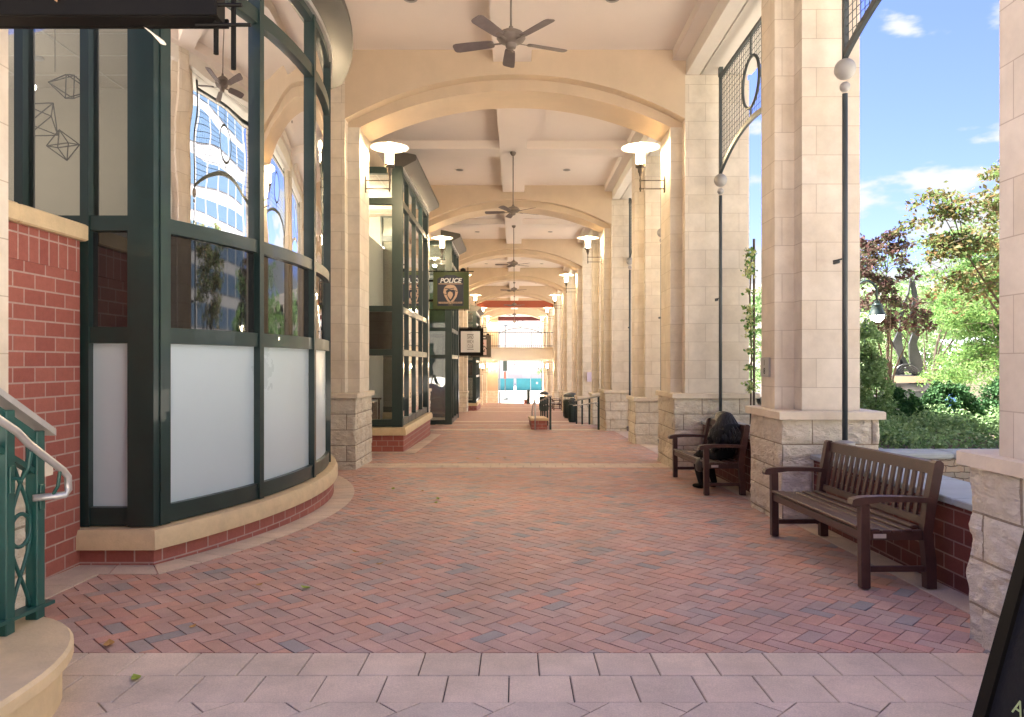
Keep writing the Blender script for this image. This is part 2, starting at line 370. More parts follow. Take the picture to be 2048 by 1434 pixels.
def clip(poly, ax, lim, sgn):
    out = []
    for i in range(len(poly)):
        a, b = poly[i-1], poly[i]
        ia, ib = (a[ax]-lim)*sgn >= 0, (b[ax]-lim)*sgn >= 0
        if ia != ib:
            t = (lim-a[ax])/(b[ax]-a[ax]); out.append((a[0]+t*(b[0]-a[0]), a[1]+t*(b[1]-a[1])))
        if ib: out.append(b)
    return out
def herring(g, x0, x1, y0, y1, w=.1016, gl=.0068, gs=.0022, up=0, ph=(0,0)):
    c = math.cos(R(45)); cx, cy = (x0+x1)/2, (y0+y1)/2
    n = int(math.hypot(x1-x0, y1-y0)/2/w)+3
    rnd = random.Random(3)
    for i in range(-n, n):
        for j in range(-n, n):
            t = (i-j) % 4
            if t == 0: a = (i*w+gs, j*w+gl/2, (i+2)*w-gs, (j+1)*w-gl/2)
            elif t == 3: a = (i*w+gs*.6, j*w+gl/2, (i+1)*w-gs*.6, (j+2)*w-gl/2)
            else: continue
            q = [(a[0],a[1]),(a[2],a[1]),(a[2],a[3]),(a[0],a[3])]
            q = [(cx+ph[0]+(u*c+v*c), cy+ph[1]+(-u*c+v*c)) for u, v in q]
            if max(p[0] for p in q) < x0 or min(p[0] for p in q) > x1 or max(p[1] for p in q) < y0 or min(p[1] for p in q) > y1: continue
            for ax, lim, sg in ((0,x0,1),(0,x1,-1),(1,y0,1),(1,y1,-1)):
                q = clip(q, ax, lim, sg)
                if len(q) < 3: break
            if len(q) < 3: continue
            h = rnd.uniform(-.0012, .0012); tx = rnd.uniform(-.006,.006); ty = rnd.uniform(-.006,.006)
            mx = sum(p[0] for p in q)/len(q); my = sum(p[1] for p in q)/len(q)
            k = .0022
            top = []; low = []
            for p in q:
                d = Vector((mx-p[0], my-p[1])); L = d.length or 1; d = d/L
                top.append((p[0]+d.x*k, p[1]+d.y*k, fz(p[1])+h+up+(p[0]-mx)*tx+(p[1]-my)*ty))
                low.append((p[0], p[1], fz(p[1])+h+up-.002+(p[0]-mx)*tx+(p[1]-my)*ty))
            bot = [(p[0], p[1], fz(p[1])-.014+up) for p in q]
            m = len(q); b0 = len(g.v); g.v += top+low+bot
            g.f.append(tuple(b0+x for x in reversed(range(m))) if False else tuple(b0+x for x in range(m)))
            for x in range(m):
                y = (x+1) % m
                g.f.append((b0+m+x, b0+m+y, b0+y, b0+x)); g.f.append((b0+2*m+x, b0+2*m+y, b0+m+y, b0+m+x))
def fixn(g): return g
g = MB(); herring(g, -3.55, 2.88, 3.92, 12.24)
struct(g.build('brick_pavement', M['pave']))
g = MB(); herring(g, -3.4, 2.88, 12.86, 23.87)
struct(g.build('brick_pavement', M['pave']))

def slabs(g, x0, x1, y0, y1, nx, ny, up=.002, gap=.006, stag=True, skew=0):
    dx = (x1-x0)/nx; dy = (y1-y0)/ny
    for j in range(ny):
        s = dx*.5 if (stag and j % 2) else 0
        for i in range(-1, nx+1):
            a = max(x0, x0+i*dx+s+gap/2); b = min(x1, x0+(i+1)*dx+s-gap/2)
            if b-a < .02: continue
            c, d = y0+j*dy+gap/2, y0+(j+1)*dy-gap/2
            h = random.uniform(-.001,.001)+up; k = .004
            z = lambda y: fz(y)+h
            n = len(g.v)
            g.v += [(a,c,z(c)-.016),(b,c,z(c)-.016),(b,d,z(d)-.016),(a,d,z(d)-.016),(a,c,z(c)-k),(b,c,z(c)-k),(b,d,z(d)-k),(a,d,z(d)-k),
                    (a+k,c+k,z(c)),(b-k,c+k,z(c)),(b-k,d-k,z(d)),(a+k,d-k,z(d))]
            g.f += [(n+8,n+9,n+10,n+11)]
            for u in range(4):
                v = (u+1) % 4
                g.f += [(n+u,n+v,n+4+v,n+4+u),(n+4+u,n+4+v,n+8+v,n+8+u)]
g = MB(); slabs(g, -3.69, 4.24, 3.31, 3.92, 26, 2, 0)
struct(g.build('paver_band', M['slab']))
g = MB(); slabs(g, -2.66, 2.66, 12.24, 12.86, 19, 2, 0)
struct(g.build('paver_band', M['slab']))
g = MB(); slabs(g, -2.66, 2.66, 23.87, 24.15, 18, 1, 0); slabs(g, -2.66, 2.66, 21.3, 21.9, 18, 2, .004)
struct(g.build('paver_band', M['slab']))
# near field of 12 inch slabs laid on the diagonal
g = MB(); herring(g, -3.69, 4.24, -1.4, 3.31, w=.305, gl=.007, gs=.0035, up=.001, ph=(.06,.1))
struct(g.build('slab_pavement', M['slab']))
# right hand border strips
g = MB(); slabs(g, 2.885, 4.25, 3.925, 23.87, 2, 34, 0, stag=True)
struct(g.build('paver_border', M['slab']))
# lower level floor, steps and ramp
g = MB()
for a, b in ((24.9,30),(30,39.4),(39.4,50),(50,60),(60,69.2)):
    g.face([(-3.6,a,fz(a)),(XR,a,fz(a)),(XR,b,fz(b)),(-3.6,b,fz(b))])
g.face([(-3.6,69.2,fz(69.2)),(XR,69.2,fz(69.2)),(XR,69.2,-2.4),(-3.6,69.2,-2.4)])
struct(g.build('lower_pavement', M['farpave']))
g = MB()
z0 = fz(24.15)
g.box(-3.6,.45,24.15,24.5,z0-.19,z0-.165); g.box(-3.6,.45,24.5,24.95,z0-.35,z0-.325)
g.box(-3.6,.45,24.10,24.15,z0-.165,z0-.013); g.box(-3.6,.45,24.47,24.5,z0-.33,z0-.19)
struct(g.build('steps', M['slab']))
for yy in (30.6, 39.7, 48.9, 58):
    g = MB(); g.face([(-2.7,yy,fz(yy)+.005),(2.7,yy,fz(yy)+.005),(2.7,yy+.6,fz(yy+.6)+.005),(-2.7,yy+.6,fz(yy+.6)+.005)])
    struct(g.build('paver_band', M['slab']))
g = MB(); g.face([(.97,21.9,fz(21.9)+.006),(2.66,21.9,fz(21.9)+.006),(2.66,29.6,-.99),(.97,29.6,-.99)])
struct(g.build('ramp', M['farpave']))

# ------------------------------------------------------------------ stone columns
def rockbase(g, x0, x1, y0, y1, z0, z1, step=.03, seed=0, amp=.030):
    """split-faced stone block courses: displaced skin round a rectangular plan"""
    ch = .262
    per = [(x0,y0),(x1,y0),(x1,y1),(x0,y1)]
    def hh(p, n):
        jo = 0
        f = (p.z-z1)/ch; row = math.floor(f); e = abs(f-round(f))*ch
        t = p.x if abs(n.y) > .5 else p.y
        w = .62; s = ((row+1) % 2)*.5*w; fu = (t+s)/w; eu = abs(fu-round(fu))*w
        edge = min(e, eu); k = min(1, edge/.03)
        bid = Vector((math.floor(fu)*3.1+seed, row*7.7, n.x*5+n.y*9))
        q_ = Vector((p.x*1.0+p.z*.6, p.y*1.0+p.z*.6, p.z*1.6)); r = noise.fractal(p*3.0+bid, 1, 2, 3)*.8 + (1-abs(noise.noise(q_*7+bid))*2)*.55 + noise.noise(q_*19+bid)*.45 - .2
        return -.012+(.012+r*amp)*k
    for q in range(4):
        a = Vector((*per[q],0)); b = Vector((*per[(q+1) % 4],0)); d = b-a; L = d.length; d.normalize(); n = Vector((d.y,-d.x,0))
        nu = max(3, int(L/step)); nv = max(3, int((z1-z0)/step)); base = len(g.v)
        for j in range(nv+1):
            for i in range(nu+1):
                p = a+d*(L*i/nu); p.z = z0+(z1-z0)*j/nv
                k = hh(p, n)
                ei = min(i, nu-i)
                if ei == 0:      # shared corner: push diagonally using position only
                    dn = Vector((-1 if abs(p.x-x0) < 1e-6 else 1, -1 if abs(p.y-y0) < 1e-6 else 1, 0))
                    k = noise.fractal(p*4, 1, 2, 3)*amp*.6-.006
                    v = p+dn*k
                else: v = p+n*k
                g.v.append(tuple(v))
        for j in range(nv):
            for i in range(nu):
                A = base+j*(nu+1)+i; g.f.append((A,A+1,A+nu+2,A+nu+1))

def column(kind, side, yf, capz, label, dx=0, step=.03, top=6.30):
    """yf = y of the base's near face"""
    s = side
    fl = min(fz(yf), fz(yf+1.3))-.05
    if kind == 'pier':
        bx0, bx1, bd = 2.64, 4.0, 1.36
        main = (2.84, 3.88, .10, 1.28); strips = [(2.64, 2.84, .32, 1.10, 5.50), (3.88, 3.98, .32, 1.10, top)]
    else:
        bx0, bx1, bd = 2.78, 3.80, 1.02
        main = (3.03, 3.64, .10, .92); strips = [(2.82, 3.03, .32, .74, top+.25), (3.64, 3.74, .32, .74, top)]
    bx0 += dx; bx1 += dx
    rng = lambda a, b: (a, b) if s > 0 else (-b, -a)
    cx = s*(bx0+bx1)/2
    t = thing('stone_column', label, 'column', (cx, yf+bd/2, fl))
    g = MB(); a, b = rng(bx0, bx1)
    rockbase(g, a, b, yf, yf+bd, fl, capz-.085, step, seed=yf)
    g.build('base', M['split'], t, smooth='auto', uvfn=lambda co, n, z1=capz-.085: ((co.y if abs(n.x) > abs(n.y) else co.x), co.z-z1))
    g = MB(); a, b = rng(bx0-.042, bx1+.042)
    prof = [(0,capz-.085),(0,capz-.010),(.018,capz),]
    g.rings([[(a+k,yf-.05+k,z),(b-k,yf-.05+k,z),(b-k,yf+bd+.05-k,z),(a+k,yf+bd+.05-k,z)] for k, z in prof])
    g.build('cap', M['cap'], t)
    g = MB(); a, b = rng(main[0]+dx, main[1]+dx)
    g.box(a, b, yf+main[2], yf+main[3], capz-.02, top-.002)
    for (p, q, c, d, tz) in strips:
        a, b = rng(p+dx, q+dx)
        tz = tz if kind == 'pier' else min(tz, 6.535 if p < 3 else top)
        if p < 2.9: b, a = (b-.0, a)
        g.box(a, b, yf+c, yf+d, capz-.02, tz-.002)
    def uvf(co, n, yf=yf):
        if abs(n.z) > .7: return co.x, co.y
        if abs(n.x) > abs(n.y): return co.y-yf+.13, co.z
        return co.x*s-2.9, co.z
    g.build('shaft', M['ashlar'], t, uvfn=uvf)
    return t

ARCH = [2.88+9.14*k for k in range(8)]
ordn = ['nearest','second','third','fourth','fifth','sixth','seventh','last']
def capat(k): return [.985,.99,.705,.10,-.06,-.42,-.8,-1.1][k]
for k, a in enumerate(ARCH):
    st = .022 if k < 1 else (.028 if k < 2 else (.045 if k < 3 else .1))
    for sd in (1, -1):
        nm = 'right' if sd > 0 else 'left'
        if k == 0:
            lb = 'stone pier at the right edge of the picture beside the black sandwich board' if sd > 0 else 'stone pier at the left edge behind the green stair railing'
        else:
            lb = 'limestone pier under the %s end of the %s arch in view from the camera' % (nm, ['','first','second','third','fourth','fifth','sixth','farthest'][k])
        column('pier', sd, a-.10, capat(k) if not (k == 0 and sd < 0) else .92, lb, dx=(-.03 if (k == 0 and sd > 0) else (.09 if k == 0 else 0)), step=st)
for k in range(7):
    y = 7.5+9.14*k
    c = [.985,.70,.42,.02,-.25,-.62,-.95][k]
    column('mid', 1, y, c, ['slender limestone column between the two brown benches, with number plate', 'slender stone column just beyond the seated person\'s pier', 'slender stone column beside the ramp handrail on the right',
        'slender stone column beyond the ramp beside the green bins', 'slender stone column beyond the bins, fourth between right piers', 'slender far stone column below the footbridge on the right', 'farthest slender stone column on the right near the street'][k], step=(.024,.04,.07,.1,.1,.1,.1)[k])

# ------------------------------------------------------------------ arches, ceiling, beams
def arc(half, zs, rise, n=40):
    Rr = (half*half+rise*rise)/(2*rise); zc = zs+rise-Rr
    a0 = math.asin(half/Rr)
    return [(Rr*math.sin(-a0+2*a0*i/n), zc+Rr*math.cos(-a0+2*a0*i/n)) for i in range(n+1)]
def archslab(g, pts, ztop, y0, y1):
    n = len(g.v)
    m = len(pts)
    for y in (y0, y1):
        for x, z in pts: g.v.append((x,y,z))
        for x, z in pts: g.v.append((x,y,ztop))
    o = 2*m
    for i in range(m-1):
        g.f.append((n+i,n+i+1,n+m+i+1,n+m+i)); g.f.append((n+o+i+1,n+o+i,n+o+m+i,n+o+m+i+1))
        g.f.append((n+i+1,n+i,n+o+i,n+o+i+1)); g.f.append((n+m+i,n+m+i+1,n+o+m+i+1,n+o+m+i))
    g.f.append((n,n+m,n+o+m,n+o)); g.f.append((n+m-1,n+o+m-1,n+o+2*m-1,n+2*m-1))
for k, a in enumerate(ARCH):
    if k == 0: continue
    t = thing('arch', 'tan stucco arch spanning the walkway, %s of the row' % ['just overhead and out of frame','first seen in full','second in view','third in view','fourth in view','fifth in view','sixth in view','last, at the street end'][k], 'arch', (0, a, 5.5))
    g = MB(); archslab(g, arc(2.84, 5.57, .74), 6.72, a, a+1.28)
    g.box(2.84,3.9,a,a+1.18,6.302,6.72) ; g.box(-3.9,-2.84,a,a+1.28,6.302,6.72)
    g.build('arch_wall', M['stucco'], t)
    g = MB(); archslab(g, [(-2.838,5.50)]+arc(2.64, 5.50, .62)+[(2.838,5.50)], 6.40, a+.22, a+1.06)
    g.build('arch_band', M['stucco'], t)
# ceiling slab
g = MB(); g.box(-3.9, 4.1, 4.2, 69.0, 6.72, 7.0)
ce = struct(g.build('ceiling', M['ceiling']))
g = MB(); g.box(-3.9, 4.15, 4.2, 69.0, 7.0, 7.9); struct(g.build('roof', M['trimwhite']))
cb = thing('ceiling_beams', 'pale plaster coffer beams crossing below the walkway ceiling', 'ceiling beams', (0,3,6.72))
for k, a in enumerate(ARCH[:-1]):
    g = MB(); y0 = a+1.28+.002; y1 = ARCH[k+1]-.002; m0 = y0+(y1-y0)/2-.33
    g.box(-.36,.27,y0,y1,6.52,6.718)
    g.box(-2.84,-.362,m0,m0+.66,6.522,6.718); g.box(.272,2.62,m0,m0+.66,6.522,6.718)
    g.build('coffer_beam', M['ceiling'], cb)
eb = thing('edge_beam', 'stepped pale beam running over the tops of the right-hand columns', 'beam', (3.2,3,6.3))
for k, a in enumerate([0]+ARCH):
    pass
for k in range(1, 8):
    y0 = (ARCH[k-1]+1.282); y1 = ARCH[k]-.002
    g = MB(); g.box(2.63,2.85,y0,y1,6.54,6.719); g.build('inner_moulding', M['ceiling'], eb)
    g = MB(); g.box(2.852,3.08,y0,y1,6.302,6.719); g.box(3.105,3.95,y0,y1,6.303,6.719); g.build('soffit', M['trimwhite'], eb)
    g = MB(); g.box(3.08,3.105,y0,y1,6.35,6.7); g.build('slot', M['black'], eb)
# left wall
lw = thing('shop_wall', 'tan stucco wall of the shops along the left side', 'wall', (-3.5,10,0))
g = MB()
for y0, y1 in ((10.95,14.8),(19.66,23.85),(27.4,42.1),(47.1,69)):
    g.box(-3.75,-3.42,y0,y1,-2.6,6.71)
for y0, y1 in ((4.2,10.95),(14.8,19.66),(23.85,27.4),(42.1,47.1)):
    g.box(-3.75,-3.42,y0,y1,5.62,6.71)
g.build('wall', M['stucco'], lw)

# ceiling fans ---------------------------------------------------------------
def make_fan():
    t = thing('ceiling_fan', 'brown five-blade ceiling fan on a long rod, nearest the camera', 'ceiling fan', (-.045, 8.09, 5.10), 'ceiling fans along the walkway')
    x, y, z = t.location
    g = MB(); g.lathe([(.001,1.43),(.07,1.43),(.075,1.40),(.05,1.35),(.02,1.33),(.001,1.33)], (x,y,z), 20); g.build('canopy', M['fan'], t, 'auto')
    g = MB(); g.tube([(x,y,z+.13),(x,y,z+1.36)], .013, 10); g.build('rod', M['fan'], t, True)
    g = MB(); g.lathe([(.001,-.085),(.03,-.085),(.052,-.075),(.062,-.055),(.062,-.03),(.075,-.02),(.10,-.015),(.145,.01),(.163,.035),(.163,.05),(.15,.062),(.14,.085),(.10,.108),(.055,.12),(.03,.145),(.022,.17),(.001,.17)], (x,y,z), 32)
    g.build('motor', M['fan'], t, 'auto')
    for q in range(5):
        a = R(93+72*q)
        mt = Matrix.Translation((x,y,z-.005)) @ Matrix.Rotation(a, 4, 'Z') @ Matrix.Rotation(R(13), 4, 'X')
        g = MB(); out = []
        for u, w in ((.20,.035),(.215,.055),(.26,.062),(.50,.072),(.63,.074),(.665,.064),(.68,.04)): out.append((u, w))
        poly = [(u, -w) for u, w in out]+[(u, w) for u, w in reversed(out)]
        g.rings([[(u,w,-.004) for u,w in poly],[(u,w,.004) for u,w in poly]], mt)
        b = g.build('blade', M['blade'], t)
        g = MB(); g.box(.09,.21,-.012,.012,-.010,-.0045, mt); g.lathe([(.001,-.012),(.04,-.012),(.04,-.0042),(.001,-.0042)], (.235,0,0), 12, mt)
        g.build('blade_bracket', M['fan'], b)
    return t
fan = make_fan()
for k in range(1, 7):
    f = dup(fan, (-.045, 8.03+9.14*k, 5.10), 'brown five-blade ceiling fan on a long rod, %s from the camera' % ordn[k], rz=R(8*k))
# low fan under the footbridge
f = dup(fan, (-.02, 57, 1.40), 'dark ceiling fan hanging below the far footbridge', scale=(1,1,.22))
del f['group']

# recessed downlights ---------------------------------------------------------
dl = None; pos = []
for k in range(5):
    m = 17.17+9.14*(k-1)
    for yy in (m-2.3, m+2.3):
        for xx in (-1.5, 1.4): pos.append((xx, yy, 6.718))
for i, (x, y, z) in enumerate(pos):
    lab = '%s %s recessed ceiling downlight in the %s ceiling bay' % ('nearer' if (i//2) % 2 == 0 else 'farther', 'left' if x < 0 else 'right', ordn[i//4])
    if dl is None:
        dl = thing('downlight', lab, 'downlight', (x,y,z), 'recessed downlights in the walkway ceiling')
        g = MB(); g.lathe([(.085,0),(.10,0),(.10,-.012),(.085,-.012),(.07,-.002)], (x,y,z), 20); g.build('trim_ring', M['grey'], dl, 'auto')
        g = MB(); g.lathe([(.001,-.003),(.075,-.003),(.075,-.0015),(.001,-.0015)], (x,y,z), 20); g.build('lens', M['fan'], dl)
    else: dup(dl, (x,y,z), lab)

# wall lamps -------------------------------------------------------------------
def lamp_and_fill_light(parent, loc, e, col=(1,.74,.42), rad=.03):  # serves the wall lamps and the added room fills
    l = D.lights.new('lamp_and_fill_glow', 'POINT'); l.energy = e; l.color = col; l.shadow_soft_size = rad
    o = D.objects.new('lamp_and_fill_glow', l); COL.objects.link(o); o.parent = parent; o.location = loc
    return o
def make_sconce():
    """mounted on a wall plane at x=0 (left wall), reaching +x; origin on the wall at lower arm height"""
    t = thing('wall_lamp', 'lit disc-shaded wall lamp on the left pier of the first arch', 'wall lamp', (0,0,0), 'disc shaded wall lamps on the piers')
    g = MB(); g.cbox(0,.018,-.03,.03,-.07,.22,.004); g.build('wall_plate', M['bronze'], t)
    g = MB()
    for z in (0, .145): g.tube([(.01,0,z),(.44,0,z)], .010, 8)
    g.tube([(.43,0,-.05),(.43,0,.25)], .014, 8)
    for z in (0,.145): g.lathe([(.001,-.018),(.02,-.018),(.02,.018),(.001,.018)], (.43,0,z), 10)
    g.build('arm', M['bronze'], t)
    g = MB(); g.lathe([(.001,.22),(.02,.22),(.03,.27),(.045,.30),(.05,.36),(.085,.375),(.09,.42),(.075,.425),(.001,.425)], (.43,0,0), 20); g.build('socket', M['bronze'], t, 'auto')
    g = MB()
    for z in (.47,.53,.59,.64):
        g.tube([(.43+.083*math.cos(a*math.pi/8), .083*math.sin(a*math.pi/8), z) for a in range(16)], .0035, 5, closed=True)
    for q in range(6):
        a = q*math.pi/3; g.tube([(.43+.083*math.cos(a), .083*math.sin(a), z) for z in (.42,.60,.735)], .0035, 5)
    g.build('cage', M['bronze'], t)
    g = MB(); g.lathe([(.001,.43),(.05,.43),(.062,.45),(.062,.64),(.05,.66),(.001,.66)], (.43,0,0), 16); g.build('bulb', M['lamp'], t, True)
    g = MB(); g.lathe([(.001,.77),(.04,.80),(.11,.775),(.33,.728),(.335,.722),(.33,.720),(.10,.755),(.02,.765),(.001,.765)], (.43,0,0), 36); g.build('disc_shade', M['shadein'], t, 'auto')
    lamp_and_fill_light(t, (.43,0,.70), 30)
    return t
sc = make_sconce()
LAMPE = 34
# lights need their own datablock sharing -> energy set once
zl = 4.56
first = True
for k in range(1, 8):
    for s in (-1, 1):
        y = ARCH[k]+.66
        lab = 'lit disc-shaded wall lamp on the %s pier of the %s arch' % ('left' if s < 0 else 'right', ['','first','second','third','fourth','fifth','sixth','last'][k])
        x = s*2.638
        if first: o = sc; o.location = (x,y,zl); first = False
        else: o = dup(sc, (x,y,zl), lab)
        o['label'] = lab
        o.rotation_euler = (0,0,0 if s < 0 else math.pi)
for k in (5,6,7):
    for s in (-1, 1):
        o = dup(sc, (s*2.638, ARCH[k]+.66, .75), 'lit wall lamp below the footbridge, low on the %s pier of the %s arch' % ('left' if s < 0 else 'right', ['','','','','','fifth','sixth','last'][k]), rz=0 if s < 0 else math.pi)
        o['group'] = 'low wall lamps under the footbridge'

# ------------------------------------------------------------------ low wall, poles and grilles on the right
for i, (y0, y1) in enumerate(((4.24,7.5),(8.52,11.92))):
    t = thing('low_brick_wall', ['low dark brick wall with stone coping behind the empty bench','low dark brick wall with stone coping behind the seated person'][i], 'low wall', (3.35,y0,fz(y1)-.05))
    g = MB(); g.box(3.11,3.58,y0,y1,fz(y1)-.05,.485); g.build('wall', M['brickdark'], t)
    g = MB(); n = 4
    for q in range(n):
        a = y0+(y1-y0)*q/n+.003; b = y0+(y1-y0)*(q+1)/n-.003
        g.cbox(3.07,3.63,a,b,.485,.535,.008)
    g.build('coping', M['bluestone'], t)

def grille(y0, y1, lab, foot):
    x = 3.35; zb, zt, rise = 4.60, 6.16, .35
    t = thing('arched_grille', lab, 'grille', (x,(y0+y1)/2,foot), 'arched wire grilles between the columns')
    ym = (y0+y1)/2; hy = (y1-y0)/2
    az = lambda y: zb+rise*(1-((y-ym)/hy)**2)
    for y, in ((y0,),(y1,)):
        g = MB(); g.tube([(x,y,foot+.1),(x,y,4.22)], .027, 12); p = g.build('pole', M['darkgrey'], t, True)
        g = MB(); g.lathe([(.001,0),(.085,0),(.085,.10),(.075,.11),(.095,.12),(.095,.15),(.06,.165),(.03,.17),(.001,.17)], (x,y,foot), 20); g.build('pole_foot', M['grey'], p, 'auto')
        g = MB(); g.lathe([(.001,-.105)]+[(.105*math.cos(R(q)), .105*math.sin(R(q))) for q in range(-75,90,15)]+[(.001,.105)], (x,y,4.47), 24); g.build('ball', M['grey'], p, True)
        g = MB(); g.lathe([(.001,-.052)]+[(.052*math.cos(R(q)), .052*math.sin(R(q))) for q in range(-75,90,15)]+[(.001,.052)], (x,y,4.29), 20); g.build('small_ball', M['grey'], p, True)
        d = .20 if y == y1 else -.20
        g = MB(); g.tube([(x,y,2.55),(x-.03,y+d,2.55)], .009, 6); g.tube([(x-.02,y+d*.5,2.53),(x-.02,y+d,2.53)], .018, 6); g.build('wall_bracket', M['darkgrey'], p)
    g = MB(); N = 24; w = .022
    A = [(ym-hy+2*hy*i/N) for i in range(N+1)]
    g.rings([[(x-w,y,az(y)-.035),(x+w,y,az(y)-.035),(x+w,y,az(y)+.035),(x-w,y,az(y)+.035)] for y in A])
    g.box(x-w,x+w,y0-.02,y0+.03,4.55,zt); g.box(x-w,x+w,y1-.03,y1+.02,4.55,zt); g.box(x-w-.001,x+w+.001,y0,y1,zt-.03,zt+.02)
    g.box(x-.012,x+.012,ym-.012,ym+.012,az(ym),5.12); g.box(x-.012,x+.012,ym-.012,ym+.012,5.84,zt)
    g.box(x-.03,x+.03,y0-.03,y0+.05,zt,6.302); g.box(x-.03,x+.03,y1-.05,y1+.03,zt,6.302)
    g.build('frame', M['darkgrey'], t)
    g = MB(); g.tube([(x, ym+.355*math.cos(q*math.pi/20), 5.48+.355*math.sin(q*math.pi/20)) for q in range(40)], .022, 8, closed=True); g.build('ring', M['darkgrey'], t, True)
    g = MB(); st = .085; y = y0+.06
    def seg(a, b):
        g.tube([a, b], .0045, 4)
    while y < y1-.04:
        lo = az(y); d = abs(y-ym)
        if d < .355:
            h = math.sqrt(.355**2-d*d)
            seg((x,y,lo),(x,y,5.48-h)); seg((x,y,5.48+h),(x,y,zt))
        else: seg((x,y,lo),(x,y,zt))
        y += st
    z = zt-.08
    while z > zb+.05:
        if z < zb+rise: e = hy*math.sqrt(1-(z-zb)/rise); spans = [(ym-hy, ym-e), (ym+e, ym+hy)]
        else:
            d = abs(z-5.48)
            if d < .355: h = math.sqrt(.355**2-d*d); spans = [(ym-hy, ym-h), (ym+h, ym+hy)]
            else: spans = [(ym-hy, ym+hy)]
        for a, b in spans:
            if b-a > .02: seg((x,a,z),(x,b,z))
        z -= st
    g.build('wire_mesh', M['darkgrey'], t)
    return t
g0 = grille(4.45, 7.31, 'arched wire grille on slate poles over the gap behind the empty bench', .535)
grille(8.72, 11.74, 'arched wire grille on slate poles over the gap behind the seated person', .535)
for k in range(2, 8):
    y1 = 7.31+4.57*k
    y0 = y1-3.0
    c = grille(y0, y1, 'arched wire grille on slate poles in the right-hand opening, %s from the camera' % ['','','third','fourth','fifth','sixth','seventh','eighth'][k], fz(y1)-.02) if k < 5 else None

# number plate and notice
t = thing('number_plate', 'small grey address plate on the column between the benches', 'sign', (2.82,8.07,1.44))
g = MB(); g.cbox(2.795,2.818,7.94,8.20,1.335,1.55,.003); g.build('plate', M['grey'], t)
Mx = Matrix(((0,0,-1,2.794),(-1,0,0,8.07),(0,1,0,1.395),(0,0,0,1)))
textmesh('8', .10, M['black'], 'lettering', t, Mx, depth=.001)
Mx = Matrix(((0,0,-1,2.794),(-1,0,0,8.07),(0,1,0,1.49),(0,0,0,1)))
textmesh('l', .09, M['bronze'], 'lettering', t, Mx, depth=.001)
g = MB(); g.box(3.02,3.42,30.26-.10,30.29-.10,.72,1.12); tag(g.build('notice', M['purple']), 'pale lilac notice fixed to the pier behind the bins', 'sign')

# ------------------------------------------------------------------ storefronts
def offpath(path, o):
    out = []; N = len(path)
    for i in range(N):
        p = Vector(path[i])
        d0 = (Vector(path[i])-Vector(path[i-1])).normalized() if i > 0 else None
        d1 = (Vector(path[i+1])-Vector(path[i])).normalized() if i < N-1 else None
        if d0 is None: d0 = d1
        if d1 is None: d1 = d0
        n = (Vector((d0.y,-d0.x))+Vector((d1.y,-d1.x))).normalized(); k = 1/max(.3, n.dot(Vector((d0.y,-d0.x))))
        out.append((p.x+n.x*o*k, p.y+n.y*o*k))
    return out
def arcuv(path):
    cum = [0]
    for a, b in zip(path[:-1], path[1:]): cum.append(cum[-1]+(Vector(b)-Vector(a)).length)
    def f(co, n):
        best = None
        for i in range(len(path)-1):
            a, b = Vector(path[i]), Vector(path[i+1]); d = b-a; L = d.length; t = max(-.1, min(1.1, (Vector((co.x,co.y))-a).dot(d)/L/L))
            dd = (a+d*t-Vector((co.x,co.y))).length
            if best is None or dd < best[0]: best = (dd, cum[i]+t*L)
        return best[1], co.z
    return f
